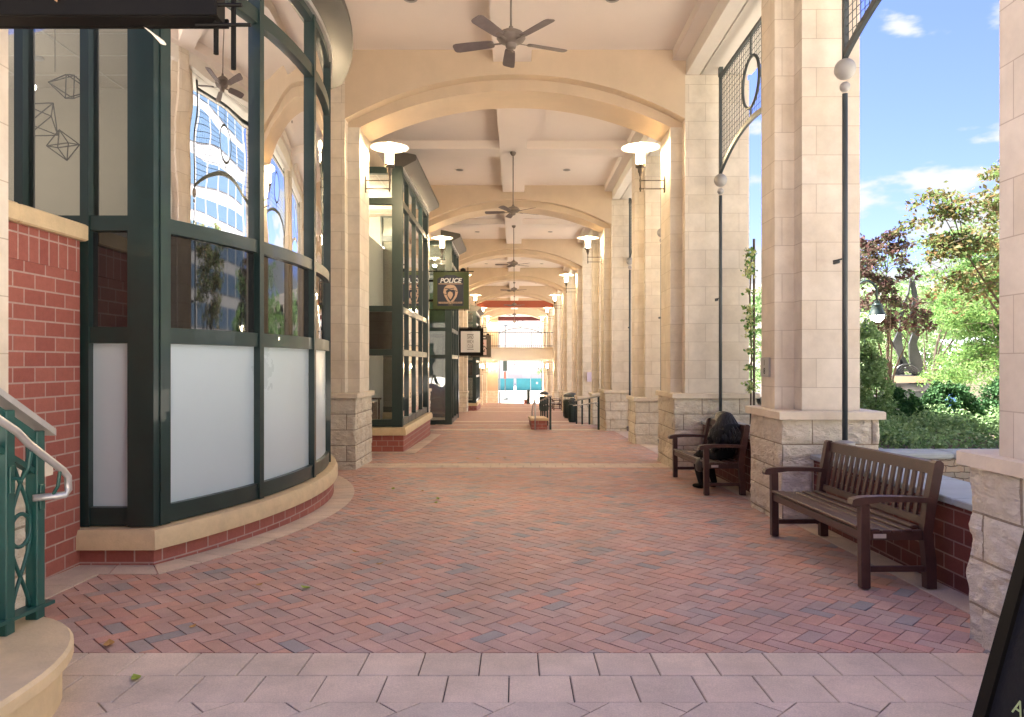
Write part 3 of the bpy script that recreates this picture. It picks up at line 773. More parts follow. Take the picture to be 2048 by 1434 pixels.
def storefront(label, path, breaks, rows, zb, plinth=True, hood=True, corners=(), hoodrange=None, zoff=0, frontdark=None, edge=True, start_edge=0):
    """path: plan polyline of the brick face; breaks: indices of path where mullions stand"""
    p0 = path[len(path)//2]
    t = thing('storefront', label, 'shop window', (p0[0]-.5, p0[1], zb))
    Z = lambda z: z+zoff
    if plinth:
        g = MB(); g.sweep([(0,zb),(0,Z(.0)),(-.25,Z(.0)),(-.25,zb)], path); g.build('brick_plinth', M['brick'], t, uvfn=arcuv(path))
        g = MB(); g.sweep([(-.26,Z(.001)),(.055,Z(.001)),(.055,Z(.10)),(.03,Z(.155)),(-.26,Z(.17))], path); g.build('sill', M['sill'], t, 'auto')
    gp = offpath(path, -.10)
    rails = [(.17,.32),(1.645,1.78),(2.555,2.68),(4.78,4.92),(5.42,5.56)] if plinth else [(-.54,-.40),(1.645,1.78),(2.555,2.68),(4.78,4.92),(5.42,5.56)]
    for a, b in rails:
        g = MB(); g.sweep([(.0,Z(a)),(.045,Z(a)+.002),(.045,Z(b)-.002),(.0,Z(b)),(-.07,Z(b)),(-.07,Z(a))], gp); g.build('rail', M['green'], t, 'auto')
    nrm = lambda i: None
    zt = Z(5.56); z0 = Z(.168) if plinth else Z(-.55)
    # mullions
    for bi in breaks:
        p = Vector(gp[bi])
        d = (Vector(gp[min(bi+1, len(gp)-1)])-Vector(gp[max(bi-1,0)])).normalized(); n = Vector((d.y,-d.x))
        w = .035 if len(path) > 12 else .026; mo = .062 if len(path) > 12 else .047
        if bi in corners:
            continue
        q = [p-d*w-n*.09, p+d*w-n*.09, p+d*w+n*mo, p-d*w+n*mo]
        g = MB(); g.rings([[(v.x,v.y,z0) for v in q],[(v.x,v.y,zt+.005) for v in q]]); g.build('mullion', M['green'], t)
    for bi in corners:
        p = Vector(gp[bi]); da = (p-Vector(gp[bi-1])).normalized(); db = (Vector(gp[bi+1])-p).normalized()
        na = Vector((da.y,-da.x)); nb = Vector((db.y,-db.x)); n = (na+nb).normalized(); k = 1/n.dot(na)
        o = .066
        c = p+n*o*k
        pts = [c-da*.21-na*.0, c, c+db*.16, c+db*.16-nb*.16, p-n*.05, c-da*.21-na*.16]
        g = MB(); g.rings([[(v.x,v.y,z0) for v in pts],[(v.x,v.y,zt+.006) for v in pts]]); cp = g.build('corner_post', M['green'], t)
        # shadow reveal
        g = MB(); c2 = c+db*.055; qq = [c2+nb*.014, c2+db*.012+nb*.014, c2+db*.012-nb*.01, c2-nb*.01]
        g.rings([[(v.x,v.y,z0) for v in qq],[(v.x,v.y,zt) for v in qq]]); g.build('cover_strip', M['green'], cp)
    zr = [(rails[i][1]-.01, rails[i+1][0]+.01) for i in range(4)]
    segs = list(zip(breaks[:-1], breaks[1:]))
    for si, (a, b) in enumerate(segs):
        for ri, (za, zb_) in enumerate(zr):
            kind = rows(si, ri)
            if kind is None: continue
            pp = gp[a:b+1]
            g = MB(); g.sweep([(-.012,Z(za)),(-.004,Z(za)),(-.004,Z(zb_)),(-.012,Z(zb_))], pp)
            g.build({'frost':'frosted_panel','darkglass':'dark_pane'}.get(kind,'pane'), M[kind], t, smooth=('auto' if len(pp) > 2 else False))
    if hood:
        h0, h1 = hoodrange; hp = gp[h0:h1+1]
        g = MB(); g.sweep([(.05,Z(5.545)),(.34,Z(5.70)),(.35,Z(5.71)),(.35,Z(5.80)),(.33,Z(5.82)),(-.3,Z(5.95)),(-.3,Z(5.57)),(.05,Z(5.56))], hp); g.build('metal_hood', M['steel'], t, 'auto')
        g = MB(); g.sweep([(.046,Z(5.50)),(.085,Z(5.50)),(.085,Z(5.56)),(.046,Z(5.56))], hp); g.build('hood_trim', M['silver'], t, 'auto')
    if edge:
        g = MB(); ep = path[start_edge:]; N = len(ep)
        ei = offpath(ep, .004); eo = offpath(ep, .27)
        for i in range(N-1):
            A, B, C, E = ei[i], ei[i+1], eo[i+1], eo[i]
            top = [(A[0],A[1],fz(A[1])+.006),(B[0],B[1],fz(B[1])+.006),(C[0],C[1],fz(C[1])+.006),(E[0],E[1],fz(E[1])+.006)]
            d = (Vector(B)-Vector(A)); L = d.length
            if L > .5:
                m = max(1, round(L/.32))
                for q in range(m):
                    f0 = q/m+.002; f1 = (q+1)/m-.006/L*1.2
                    l = lambda P, Q, f: tuple(P[x]+(Q[x]-P[x])*f for x in range(3))
                    tt = [l(top[0],top[1],f0), l(top[0],top[1],f1), l(top[3],top[2],f1), l(top[3],top[2],f0)]
                    g.rings([[(x,y,z-.02) for x,y,z in tt], tt])
            else:
                l = lambda P, Q, f: tuple(P[x]+(Q[x]-P[x])*f for x in range(3))
                tt = [l(top[0],top[1],.01), l(top[0],top[1],.985), l(top[3],top[2],.985), l(top[3],top[2],.01)]
                g.rings([[(x,y,z-.02) for x,y,z in tt], tt])
        struct(g.build('paver_border', M['slab']))
    return t
# 1: bowed window
yc, Rb, xc = 8.32, 5.61, -7.88
a0 = -math.asin((yc-5.76)/Rb); NA = 24
bow = [(xc+Rb*math.cos(a0+(-2*a0)*i/NA), yc+Rb*math.sin(a0+(-2*a0)*i/NA)) for i in range(NA+1)]
path1 = [(-4.9,5.76),(-4.0,5.76),(-3.47,5.76)]+bow+[(-4.6,bow[-1][1])]
i0 = 3
brk1 = [0,1,2,i0]+[i0+6,i0+12,i0+18,i0+24]+[i0+25]
def rows1(si, ri):
    if si < 2 and ri < 2: return None
    return ['frost','darkglass','glass','glass'][ri]
storefront('large bowed dark green shop window with frosted lower panels at left', path1, brk1, rows1, -.40, corners=(i0, i0+24), hoodrange=(i0, i0+24), start_edge=1)
# 2: straight box
path2 = [(-4.6,14.85),(-2.30,14.85),(-2.30,15.96),(-2.30,17.1),(-2.30,18.3),(-2.30,19.55),(-3.6,19.55)]
storefront('dark green box shop window on a brick plinth beyond the first left pier', path2, [0,1,2,3,4,5,6], lambda s, r: ('darkglass' if (r == 1 and s == 0) else 'glass'), -.60, corners=(1,5), hoodrange=(1,5), start_edge=0)
# 3: glass entrance
path3 = [(-3.9,23.95),(-3.0,23.80),(-2.08,23.95),(-2.08,25.0),(-2.08,26.1),(-2.08,27.2),(-3.6,27.2)]
storefront('full-height green framed glass shop entrance beyond the brick-based window', path3, [0,1,2,3,4,5,6], lambda s, r: 'glass2', -.62, plinth=False, corners=(2,5), hoodrange=(2,5), edge=False)
# 4
path4 = [(-3.6,42.2),(-2.25,42.2),(-2.25,43.4),(-2.25,44.6),(-2.25,45.8),(-2.25,47.0),(-3.6,47.0)]
storefront('far dark green shop window box with brick base on the left', path4, [0,1,2,3,4,5,6], lambda s, r: ('darkglass' if r == 1 else 'glass2'), -1.6, corners=(1,5), hoodrange=(1,5), zoff=-1.0, edge=False)

# interiors -------------------------------------------------------------------
def room(lab, x0, x1, y0, y1, z0, z1, openings='x', light=40, lights=2, backx=True):
    t = thing('shop_interior', lab, 'shop interior', (x0, y0, z0))
    g = MB(); g.box(x0-.1,x0,y0,y1,z0,z1); g.box(x0,x1-.3,y1,y1+.1,z0,z1); g.build('back_wall', M['iw'], t)
    g = MB(); g.box(x0,x1,y0,y1,z0-.08,z0); g.build('room_floor', M['ifl'], t)
    g = MB(); g.box(x0-.1,x1,y0,y1+.1,z1,z1+.1); g.build('room_ceiling', M['ic'], t)
    g = MB(); y = y0+.3
    while y < y1: g.box(x0,x1-.05,y,y+.02,z1-.006,z1-.001); y += .62
    x = x0+.2
    while x < x1-.1: g.box(x,x+.02,y0,y1,z1-.007,z1-.002); x += 1.22
    g.build('ceiling_grid', M['grid'], t)
    return t
r1 = room('beige shop room with tiled ceiling behind the bowed window', -9.5, -3.0, 5.84, 10.35, .0, 5.44)
for (x, y) in ((-5.6,8.0),(-3.9,8.0),(-4.2,6.6),(-6.2,9.3)):
    g = MB(); g.lathe([(.07,5.436),(.10,5.436),(.10,5.425),(.075,5.428)], (x,y,0), 20); rr = g.build('downlight_ring', M['silver'], r1, 'auto')
    g = MB(); g.lathe([(.001,5.434),(.07,5.434),(.07,5.431),(.001,5.431)], (x,y,0), 16); g.build('lens', M['bulbdim'], rr)
lamp_and_fill_light(r1, (2.5, 2.6, 4.2), 9, (1,.9,.78), .3)  # added fill light inside the bowed window room, no fixture drawn for it
g = MB()
g.box(-3.45,-3.0,9.7,10.3,0,5.43); g.build('interior_pier', M['iw'], r1)
g = MB(); g.box(-3.32,-3.12,9.66,9.70,2.9,4.0); g.box(-3.32,-3.12,9.66,9.70,4.15,5.0); g.build('interior_window', M['trimwhite'], r1)
t = thing('wire_pendant', 'black wire polyhedron pendant behind the front window pane', 'pendant light', (-4.6,7.2,3.9))
def poly(c, s, rot):
    V = [Vector(v)*s for v in ((1,0,0),(-1,0,0),(0,1,0),(0,-1,0),(0,0,1.2),(0,0,-1.2))]
    V = [Matrix.Rotation(rot,3,'X') @ Matrix.Rotation(rot*1.7,3,'Y') @ v + Vector(c) for v in V]; g = MB()
    for i in range(6):
        for j in range(i+1, 6):
            if j == i+1 and i % 2 == 0: continue
            g.tube([V[i],V[j]], .006, 5)
    return g
poly((-4.75,7.2,3.92), .20, .5).build('wire_frame', M['black'], t); poly((-4.45,7.2,4.25), .16, 1.1).build('wire_frame', M['black'], t); poly((-4.55,7.25,3.68), .15, 2).build('wire_frame', M['black'], t)
g = MB(); g.tube([(-4.6,7.2,4.4),(-4.6,7.2,5.44)], .004, 5); g.build('cord', M['black'], t)
g = MB(); g.lathe([(.001,-.03),(.05,-.03),(.06,0),(.03,.05),(.001,.06)], (-4.72,7.0,4.18), 14); g.build('bulb', M['bulbdim'], t, True)
r2 = room('shop room with pale partition behind the box window', -8, -2.46, 14.95, 19.45, .0, 5.44)
lamp_and_fill_light(r2, (3.8, 2.2, 4.8), 110, (1,.82,.6), .3)  # added warm fill light, the room has no fixture
g = MB(); g.box(-4.3,-3.6,17.2,17.3,.0,3.0); g.box(-3.6,-3.55,17.2,19.4,0,4.6); g.build('partition', M['trimwhite'], r2)
g = MB(); g.box(-3.95,-3.55,17.14,17.18,.2,1.45); g.build('doorway_glow_panel', M['warm'], r2)  # panel glows by itself to paint a warmly lit doorway
g = MB()
g.box(-3.9,-2.9,15.6,15.66,.70,.74)
for x in (-3.85,-2.95): g.box(x-.02,x+.02,15.6,15.64,0,.70)
g.box(-3.7,-3.1,15.7,16.2,0,.62)
g.build('display_table', M['bench'], r2)
r3 = room('dim shop room behind the full-height glass entrance', -7, -2.2, 24.1, 27.1, -.55, 5.4)
lamp_and_fill_light(r3, (2.6, 1.5, 5.0), 40, (1,.85,.65), .3)  # added fill light behind the entrance glass, without a fixture
r4 = room('dim shop room behind the far window box', -6, -2.4, 42.3, 46.9, -1.0, 4.4)

# brick wall in front of bow
t = thing('brick_wall', 'red brick wall with buff coping at left beside the bowed window', 'brick wall', (-3.6,5,-.15))
g = MB(); g.box(-3.75,-3.48,4.22,5.758,-.2,2.21); g.build('wall', M['brick'], t)
g = MB(); g.box(-3.75,-3.479,4.22,5.755,2.212,2.46); g.build('soldier_course', M['soldier'], t)
g = MB(); g.cbox(-3.80,-3.43,4.22,5.0,2.462,2.595,.012); g.cbox(-3.80,-3.43,5.006,5.80,2.462,2.595,.012); g.build('coping', M['sill'], t)
g = MB(); ep = [(-3.48,4.22),(-3.48,5.45)]
for a, b in ((4.25,4.55),(4.555,4.86),(4.865,5.17),(5.175,5.48)):
    g.rings([[(-3.476,a,fz(a)-.012),(-3.17,a,fz(a)-.012),(-3.17,b,fz(b)-.012),(-3.476,b,fz(b)-.012)],[(-3.476,a,fz(a)+.009),(-3.17,a,fz(a)+.009),(-3.17,b,fz(b)+.009),(-3.476,b,fz(b)+.009)]])
struct(g.build('paver_border', M['slab']))

# ------------------------------------------------------------------ stair and green railing, near left
t = thing('stair_plinth', 'rounded buff stone end of the stair at lower left', 'stair plinth', (-2.5,3,-.1))
def rrect(x0, x1, y0, y1, r):
    pts = [(x0,y0),(x1,y0)]
    for q in range(13):
        a = R(q*7.5); pts.append((x1-r+r*math.cos(a), y1-r*1.35+r*1.35*math.sin(a)))
    pts.append((x0,y1)); return pts
def ins(p, k): return rrect(-3.9, -1.95-k, 1.2, 3.72-k, .62-k)
g = MB(); g.rings([[(x,y,z) for x,y in ins(0,k)] for k, z in ((.05,-.15),(.05,.10),(.05,.12))]); g.build('riser', M['sill'], t, 'auto')
g = MB(); g.rings([[(x,y,z) for x,y in ins(0,k)] for k, z in ((.03,.118),(.0,.128),(.0,.175),(.015,.19))]); g.build('tread', M['sill'], t, 'auto')
t = thing('stair_railing', 'green metal stair railing with grey handrails at the left edge', 'railing', (-2.42,3.4,.19))
sl = -.56; ry = lambda y, z0: z0+sl*(y-3.44)
for i, (y, h) in enumerate(((3.435,1.26),(3.655,1.14),(3.02,1.50),(2.76,1.64))):
    g = MB(); g.cbox(-2.467,-2.405,y-.031,y+.031,.188,h+.0,.004); g.build('post', M['greenrail'], t)
g = MB()
mt = lambda y, dz: None
def bar(g, x0, x1, ya, yb, za, zb, th):
    g.rings([[(x0,ya,za),(x1,ya,za),(x1,ya,za+th),(x0,ya,za+th)],[(x0,yb,zb),(x1,yb,zb),(x1,yb,zb+th),(x0,yb,zb+th)]])
g = MB(); bar(g, -2.475,-2.395, 2.3, 3.76, ry(2.3,1.285), ry(3.76,1.285), .034); g.build('top_rail', M['silver'], t)
g = MB(); bar(g, -2.455,-2.415, 2.3, 3.66, ry(2.3,1.20), ry(3.66,1.20), .045); bar(g, -2.455,-2.415, 2.3, 3.66, ry(2.3,1.03), ry(3.66,1.03), .03); g.build('sub_rail', M['greenrail'], t)
g = MB(); bar(g, -2.475,-2.395, 2.4, 3.75, .30, .235, .018); g.build('bottom_rail', M['greenrail'], t)
g = MB(); hx = -2.31
pts = [(hx,2.3,ry(2.3,1.11)),(hx,3.34,ry(3.34,1.11)),(hx,3.42,ry(3.42,1.09)),(hx,3.68,ry(3.68,1.07)),(hx,3.72,ry(3.71,1.05)),(hx,3.725,ry(3.72,.985)),(hx,3.70,ry(3.72,.965)),(hx-.10,3.60,ry(3.72,.965))]
g.tube(pts, .018, 12); g.build('handrail', M['silver'], t, True)
for y in (3.435,3.655):
    g = MB(); g.tube([(-2.40,y,ry(y,.93)),(-2.35,y,ry(y,.93)),(-2.32,y,ry(y,.98)),(hx,y,ry(y,1.06))], .009, 8); g.cbox(-2.406,-2.395,y-.018,y+.018,ry(y,.86),ry(y,.99),.003)
    g.build('rail_bracket', M['greenrail'], t)
g = MB(); yc_ = 3.545; zc_ = .66
g.tube([(-2.436, yc_+.073*math.cos(q*math.pi/14), zc_+.080*math.sin(q*math.pi/14)) for q in range(28)], .010, 8, closed=True)
for sg in (-1, 1):
    g.tube([(-2.436, yc_+sg*.075*math.cos((q/20-.5)*math.pi*1.75), .26+.80*q/20) for q in range(21)], .009, 8)
g.build('scroll', M['greenrail'], t, True)
g = MB(); yc_ = 3.22+.0
for sg in (-1, 1):
    g.tube([(-2.42, 3.23+sg*.088*math.sin((q/20)*math.pi*2), .30+.85*q/20) for q in range(21)], .009, 8)
g.build('scroll', M['greenrail'], t, True)

# overhead blade sign at top left
t = thing('hanging_sign', 'dark hanging shop sign seen from below at upper left', 'shop sign', (-2.6,3.3,3.05))
g = MB(); g.cbox(-3.6,-1.35,3.25,3.36,3.05,4.0,.008); g.build('panel', M['black'], t)
g = MB(); g.box(-3.62,-1.34,3.235,3.25,3.05,3.09); g.box(-3.62,-1.34,3.36,3.375,3.05,3.09); g.build('frame', M['black'], t)
g = MB()
for x in (-1.37,-1.29): g.tube([(x,3.30,2.90 if x < -1.3 else 2.83),(x,3.30,4.1)], .012, 8)
for z in (3.02,3.11): g.tube([(-1.45,3.27,z),(-1.24+(.04 if z < 3.1 else 0),3.27,z)], .009, 8)
g.build('hanging_rods', M['black'], t)
def leafpoly(cx, cz, s, y, ang):
    pts = []
    for q in range(25):
        u = q/24; w = math.sin(u*math.pi)*.26
        pts.append((u-.5, w+.16*math.sin(u*math.pi)))
    for q in range(23, 0, -1):
        u = q/24; w = math.sin(u*math.pi)*.26
        pts.append((u-.5, -w*.75+.16*math.sin(u*math.pi)))
    c, sn = math.cos(ang), math.sin(ang)
    return [(cx+(a*c-b*sn)*s, cz+(a*sn+b*c)*s) for a, b in pts]
g = MB(); P = leafpoly(-2.10, 3.155, .11, 0, R(-52)); g.rings([[(x,3.232,z) for x,z in P],[(x,3.249,z) for x,z in P]]); g.build('leaf_logo', M['tan'], t)
g = MB(); g.tube([(-1.74,3.36,3.06),(-1.70,3.37,3.03),(-1.65,3.37,2.985),(-1.635,3.37,2.975)], [.002,.004,.011,.004], 8); g.build('leaf_ornament', M['trimwhite'], t, True)

# sandwich board lower right
t = thing('sandwich_board', 'black sandwich board with chalk writing at the lower right edge', 'sandwich board', (2.0,2.5,-.06))
ya, yb = 2.02, 2.70
def brd(sg, th=.03):
    xb, xt = 2.0-sg*.325, 2.0-sg*.02
    return xb, xt
for sg in (1,-1):
    xb, xt = brd(sg); g = MB()
    def pan(y0, y1, f0, f1, o0, o1):
        X = lambda f: xb+(xt-xb)*f
        Zz = lambda f: -.055+1.10*f
        g.rings([[(X(f0)-sg*o1,y0,Zz(f0)),(X(f0)-sg*o0,y0,Zz(f0)),(X(f0)-sg*o0,y1,Zz(f0)),(X(f0)-sg*o1,y1,Zz(f0))],
                 [(X(f1)-sg*o1,y0,Zz(f1)),(X(f1)-sg*o0,y0,Zz(f1)),(X(f1)-sg*o0,y1,Zz(f1)),(X(f1)-sg*o1,y1,Zz(f1))]])
    pan(yb-.06, yb, 0, 1, -.015, .02); pan(ya, ya+.06, 0, 1, -.015, .02); pan(ya+.06, yb-.06, .12, .18, -.013, .018); pan(ya+.06, yb-.06, .94, 1, -.013, .018)
    fr = g.build('frame', M['black'], t)
    g = MB(); pan(ya+.06, yb-.06, .18, .94, -.008, .004); bo = g.build('chalkboard', M['coat'], t)
    if sg == 1:
        g = MB(); pan(2.32, 2.52, .44, .57, .0045, .006); g.build('paper_note', M['white'], t)
        g = MB(); pan(2.56, 2.60, .70, .73, .0045, .006); pan(2.52, 2.56, .715, .745, .0045, .006); g.build('painted_flower', M['orange'], t)
        lean = math.atan2(xt-xb, 1.10)
        f = .30; Xc = xb+(xt-xb)*f-.008; Zc = -.055+1.10*f
        Mx = Matrix.Translation((Xc,2.50,Zc)) @ Matrix.Rotation(lean, 4, 'Y') @ Matrix(((0,0,-1,0),(-1,0,0,0),(0,1,0,0),(0,0,0,1)))
        textmesh('Av', .075, M['chalk'], 'lettering', t, Mx, depth=.0008)

# ------------------------------------------------------------------ blade signs
def blade(lab, y, z0, z1, border, cat='sign', x0=-2.45, x1=-1.33):
    t = thing('blade_sign', lab, cat, (x0-.2,y,z0))
    g = MB(); g.cbox(x0,x1,y,y+.07,z0,z1,.006); g.build('panel', border, t)
    g = MB(); g.tube([(x0-.35,y+.035,z1+.02),(x1+.14,y+.035,z1+.02)], .014, 6); g.tube([(x0-.35,y+.035,z0-.02),(x1+.03,y+.035,z0-.02)], .012, 6)
    for x in (x0+.1, x1-.12): g.tube([(x,y+.035,z0-.05),(x,y+.035,z1+.10)], .01, 6)
    g.tube([(x1-.03,y+.035,z1-.02),(x1-.03,y+.035,z1+.14)], .012, 6)
    for z in (z0+.25, z1-.25): g.cbox(x0-.14,x0,y+.01,y+.06,z-.03,z+.03,.004)
    g.lathe([(.001,0),(.08,0),(.08,.05),(.03,.09),(.001,.09)], (x1-.17,y+.035,z1+.03), 12)
    g.build('hanger', M['black'], t)
    return t
def onsign(x, y, z): return Matrix(((1,0,0,x),(0,0,-1,y),(0,1,0,z),(0,0,0,1)))
YS = 20.75
t = blade('green hanging sign with a navy police badge panel', YS, 3.05, 4.12, M['signgreen'], x0=-2.36, x1=-1.33)
xm = -1.86; w = .375
g = MB(); P = [(xm-w,3.14),(xm+w,3.14),(xm+w,3.92),(xm+w*.8,3.97),(xm+w*.55,3.98),(xm+w*.35,4.03),(xm-w*.35,4.03),(xm-w*.55,3.98),(xm-w*.8,3.97),(xm-w,3.92)]
g.rings([[(x,YS-.012,z) for x,z in P],[(x,YS-.001,z) for x,z in P]]); g.build('badge_panel', M['navy'], t)
textmesh('POLICE', .185, M['white'], 'lettering', t, onsign(xm, YS-.014, 3.865), shear=.25, bold=.006, depth=.002)
g = MB(); g.box(xm-.345,xm+.345,YS-.016,YS-.013,3.765,3.785); g.build('rule', M['emblem'], t)
def plate(pts, mat, y, name='emblem', th=.003):
    g = MB(); g.rings([[(xm+a,y-th,3.475+b) for a,b in pts],[(xm+a,y,3.475+b) for a,b in pts]]); return g.build(name, mat, t)
plate([(-.17,.20),(-.10,.26),(.0,.275),(.11,.26),(.15,.22),(.19,.16),(.215,.06),(.18,-.07),(.10,-.19),(0,-.29),(-.09,-.19),(-.165,-.06),(-.205,.06),(-.19,.15)], M['emblem'], YS-.0125)
plate([(-.13,.10),(-.06,.15),(.03,.13),(.10,.14),(.14,.07),(.13,-.03),(.07,-.14),(0,-.21),(-.05,-.15),(-.10,-.05)], M['navy'], YS-.0160, 'emblem_inlay')  # navy inner shape of the printed emblem
plate([(-.07,.05),(-.01,.085),(.06,.05),(.075,-.02),(.04,-.10),(0,-.15),(-.04,-.10),(-.085,-.03)], M['emblem'], YS-.0195, 'emblem_core')
plate([(-.17,.185),(-.02,.165),(.12,.19),(.10,.165),(-.02,.145),(-.16,.16)], M['navy'], YS-.0160, 'emblem_line')
plate([(-.20,.02),(-.11,-.0),(-.11,-.02),(-.19,-.0)], M['navy'], YS-.0160, 'emblem_line')
plate([(.12,.12),(.20,.09),(.20,.07),(.12,.095)], M['navy'], YS-.0160, 'emblem_line')
g = MB(); g.box(xm-.34,xm+.34,YS-.016,YS-.013,3.165+.045,3.165+.095); g.build('name_strip', M['emblem'], t)
textmesh('CHARLOTTE-MECKLENBURG', .055, M['navy'], 'lettering', t, onsign(xm, YS-.019, 3.236), depth=.001, xs=.92)
g = MB(); g.box(xm-.06,xm+.07,YS-.016,YS-.013,3.15,3.20); g.build('number_strip', M['bronze'], t)
# sandwich club
YS = 30.05
t = blade('black framed white hanging sign with thin stacked lettering', YS, 1.81, 2.96, M['black'], x0=-2.40, x1=-1.32)
xm = -1.86
g = MB(); g.box(xm-.40,xm+.40,YS-.014,YS-.001,1.95,2.83); g.build('white_panel', M['white'], t)
for s_, z in (('SAND',2.575),('WICH',2.385),('CLUB',2.195)): textmesh(s_, .22, M['black'], 'lettering', t, onsign(xm, YS-.017, z), xs=.46, depth=.002, bold=-.002)
g = MB(); g.box(xm-.135,xm+.135,YS-.019,YS-.0145,2.685,2.705); g.box(xm-.135,xm+.135,YS-.019,YS-.0145,2.065,2.085); g.build('rule', M['black'], t)
# third sign
YS = 39.1
t = blade('brown framed hanging sign with pink panel and black swirl, partly hidden', YS, 1.84, 3.0, M['bronze'], x0=-2.40, x1=-1.30)
g = MB(); g.box(-2.25,-1.55,YS-.014,YS-.001,1.95,2.78); g.build('pink_panel', M['pink'], t)
g = MB()
for q in (0,1,2): g.tube([(-1.72+(.16-.045*q)*math.cos(a*.35+q), YS-.02, 2.25+(.18-.05*q)*math.sin(a*.35+q)) for a in range(14)], .018, 5)
g.build('swirl', M['black'], t)
g = MB(); g.tube([(-1.78+.09*math.cos(a*.4), YS-.02, 2.55+.07*math.sin(a*.4)) for a in range(10)], .018, 5); g.build('red_mark', M['red'], t)
g = MB(); g.box(-1.76,-1.60,YS-.014,YS-.001,2.86,2.91); g.build('number', M['white'], t)

# ------------------------------------------------------------------ benches
def make_bench():
    """faces -x, length along y, origin on ground at centre of the length under the front legs line"""
    t = thing('bench', 'empty brown slatted bench between the two nearest right columns', 'bench', (0,0,0), 'brown slatted benches')
    L = .86; bm = M['bench']
    for y in (-L, L):
        g = MB(); g.cbox(-.033,.033,y-.033,y+.033,0,.60,.006); g.build('leg', bm, t)
        g = MB(); w = .033
        P = [(.455,0),(.455,.30),(.455,.42),(.50,.60),(.565,.885),(.568,.90),(.545,.925),(.515,.92),(.495,.89),(.43,.62),(.388,.44),(.388,.30),(.388,0)]
        P = [(.50,0),(.50,.20),(.475,.38),(.50,.55),(.562,.86),(.560,.885),(.540,.903),(.512,.903),(.496,.885),(.432,.56),(.408,.40),(.425,.20),(.430,0)]
        g.rings([[(x,y-w,z) for x,z in P],[(x,y+w,z) for x,z in P]]); g.build('leg', bm, t)
        g = MB(); pa = [(-.10,.600),(-.095,.582),(-.06,.580),(.0,.598),(.12,.612),(.28,.612),(.45,.606),(.47,.606),(.47,.640),(.28,.650),(.12,.652),(.0,.648),(-.06,.640),(-.09,.630)]
        g.rings([[(x,y-.040,z) for x,z in pa],[(x,y-.034,z) for x,z in pa],[(x,y+.034,z) for x,z in pa],[(x,y+.040,z) for x,z in pa]]); g.build('armrest', bm, t)
        g = MB(); g.cbox(.034,.425,y-.018,y+.018,.34,.41,.004); g.cbox(.034,.428,y-.016,y+.016,.115,.155,.004); g.build('side_rail', bm, t)
        g = MB(); sy = 1 if y > 0 else -1
    g = MB(); g.box(.06,.15,-L-.0225,-L-.0185,.355,.385); g.build('maker_plate', M['tagm'], t)
    g = MB(); g.cbox(-.02,.02,-L+.033,L-.033,.335,.40,.005); g.build('front_rail', bm, t)
    for i in range(6):
        x = -.035+i*.078; z = .412-.022*math.sin(i/5*math.pi)
        g = MB(); g.cbox(x,x+.060,-L-.03 if 0 < i < 5 else -L+.034,L+.03 if 0 < i < 5 else L-.034,z,z+.022,.005); g.build('seat_slat', bm, t)
    g = MB()
    for y in (-.55,0,.55): g.cbox(.02,.43,y-.02,y+.02,.345,.388,.004)
    g.build('seat_bearer', bm, t)
    lean = lambda z: .465+(z-.45)*.19
    g = MB(); P = [(lean(.80)-.02,.80),(lean(.80)+.018,.80),(lean(.885)+.018,.885),(lean(.885),.893),(lean(.885)-.02,.885)]
    g.rings([[(x,-L+.033,z) for x,z in P],[(x,L-.033,z) for x,z in P]]); g.build('top_rail', bm, t)
    g = MB(); P = [(lean(.44)-.02,.44),(lean(.44)+.018,.44),(lean(.49)+.018,.49),(lean(.49)-.02,.49)]
    g.rings([[(x,-L+.033,z) for x,z in P],[(x,L-.033,z) for x,z in P]]); g.build('lower_back_rail', bm, t)
    n = 17
    for i in range(n):
        y = -L+.033+(2*L-.066)*(i+.5)/n; P = [(lean(.485)-.009,.485),(lean(.485)+.009,.485),(lean(.80)+.009,.803),(lean(.80)-.009,.803)]
        g = MB(); g.rings([[(x,y-.022,z) for x,z in P],[(x,y+.022,z) for x,z in P]]); g.build('back_slat', bm, t)
    return t
bench = make_bench()
def setbench(o, x, yn):
    yy = yn+.86; o.location = (x, yy, fz(yy)+.008); o.rotation_euler = (math.atan(-.0233), 0, R(.6))
setbench(bench, 2.47, 5.11)
b2 = dup(bench, (0,0,0), 'brown slatted bench with a person in black sitting on it'); setbench(b2, 2.45, 9.25)
b3 = dup(bench, (2.3, 43.5, fz(43.5)), 'small far brown bench on the right beyond the green bins', rz=0)

# ------------------------------------------------------------------ people
def skinmesh(name, pts, edges, mat, parent, sub=2, root=0, smooth=True):
    me = D.meshes.new(name); me.from_pydata([p[0] for p in pts], edges, []); me.update()
    ob = D.objects.new(name+'_tmp', me); COL.objects.link(ob)
    md = ob.modifiers.new('Skin', 'SKIN')
    for i, p in enumerate(pts):
        sv = me.skin_vertices[0].data[i]; r = p[1]; sv.radius = (r, r) if not isinstance(r, tuple) else r
        sv.use_root = (i == root)
    s = ob.modifiers.new('Sub', 'SUBSURF'); s.levels = sub; s.render_levels = sub
    dg = bpy.context.evaluated_depsgraph_get(); m2 = D.meshes.new_from_object(ob.evaluated_get(dg))
    D.objects.remove(ob)
    m2.materials.clear(); m2.materials.append(mat); m2.shade_smooth()
    o = D.objects.new(name, m2); COL.objects.link(o); o.parent = parent; OFF[o.name] = Vector((0,0,0))
    return o
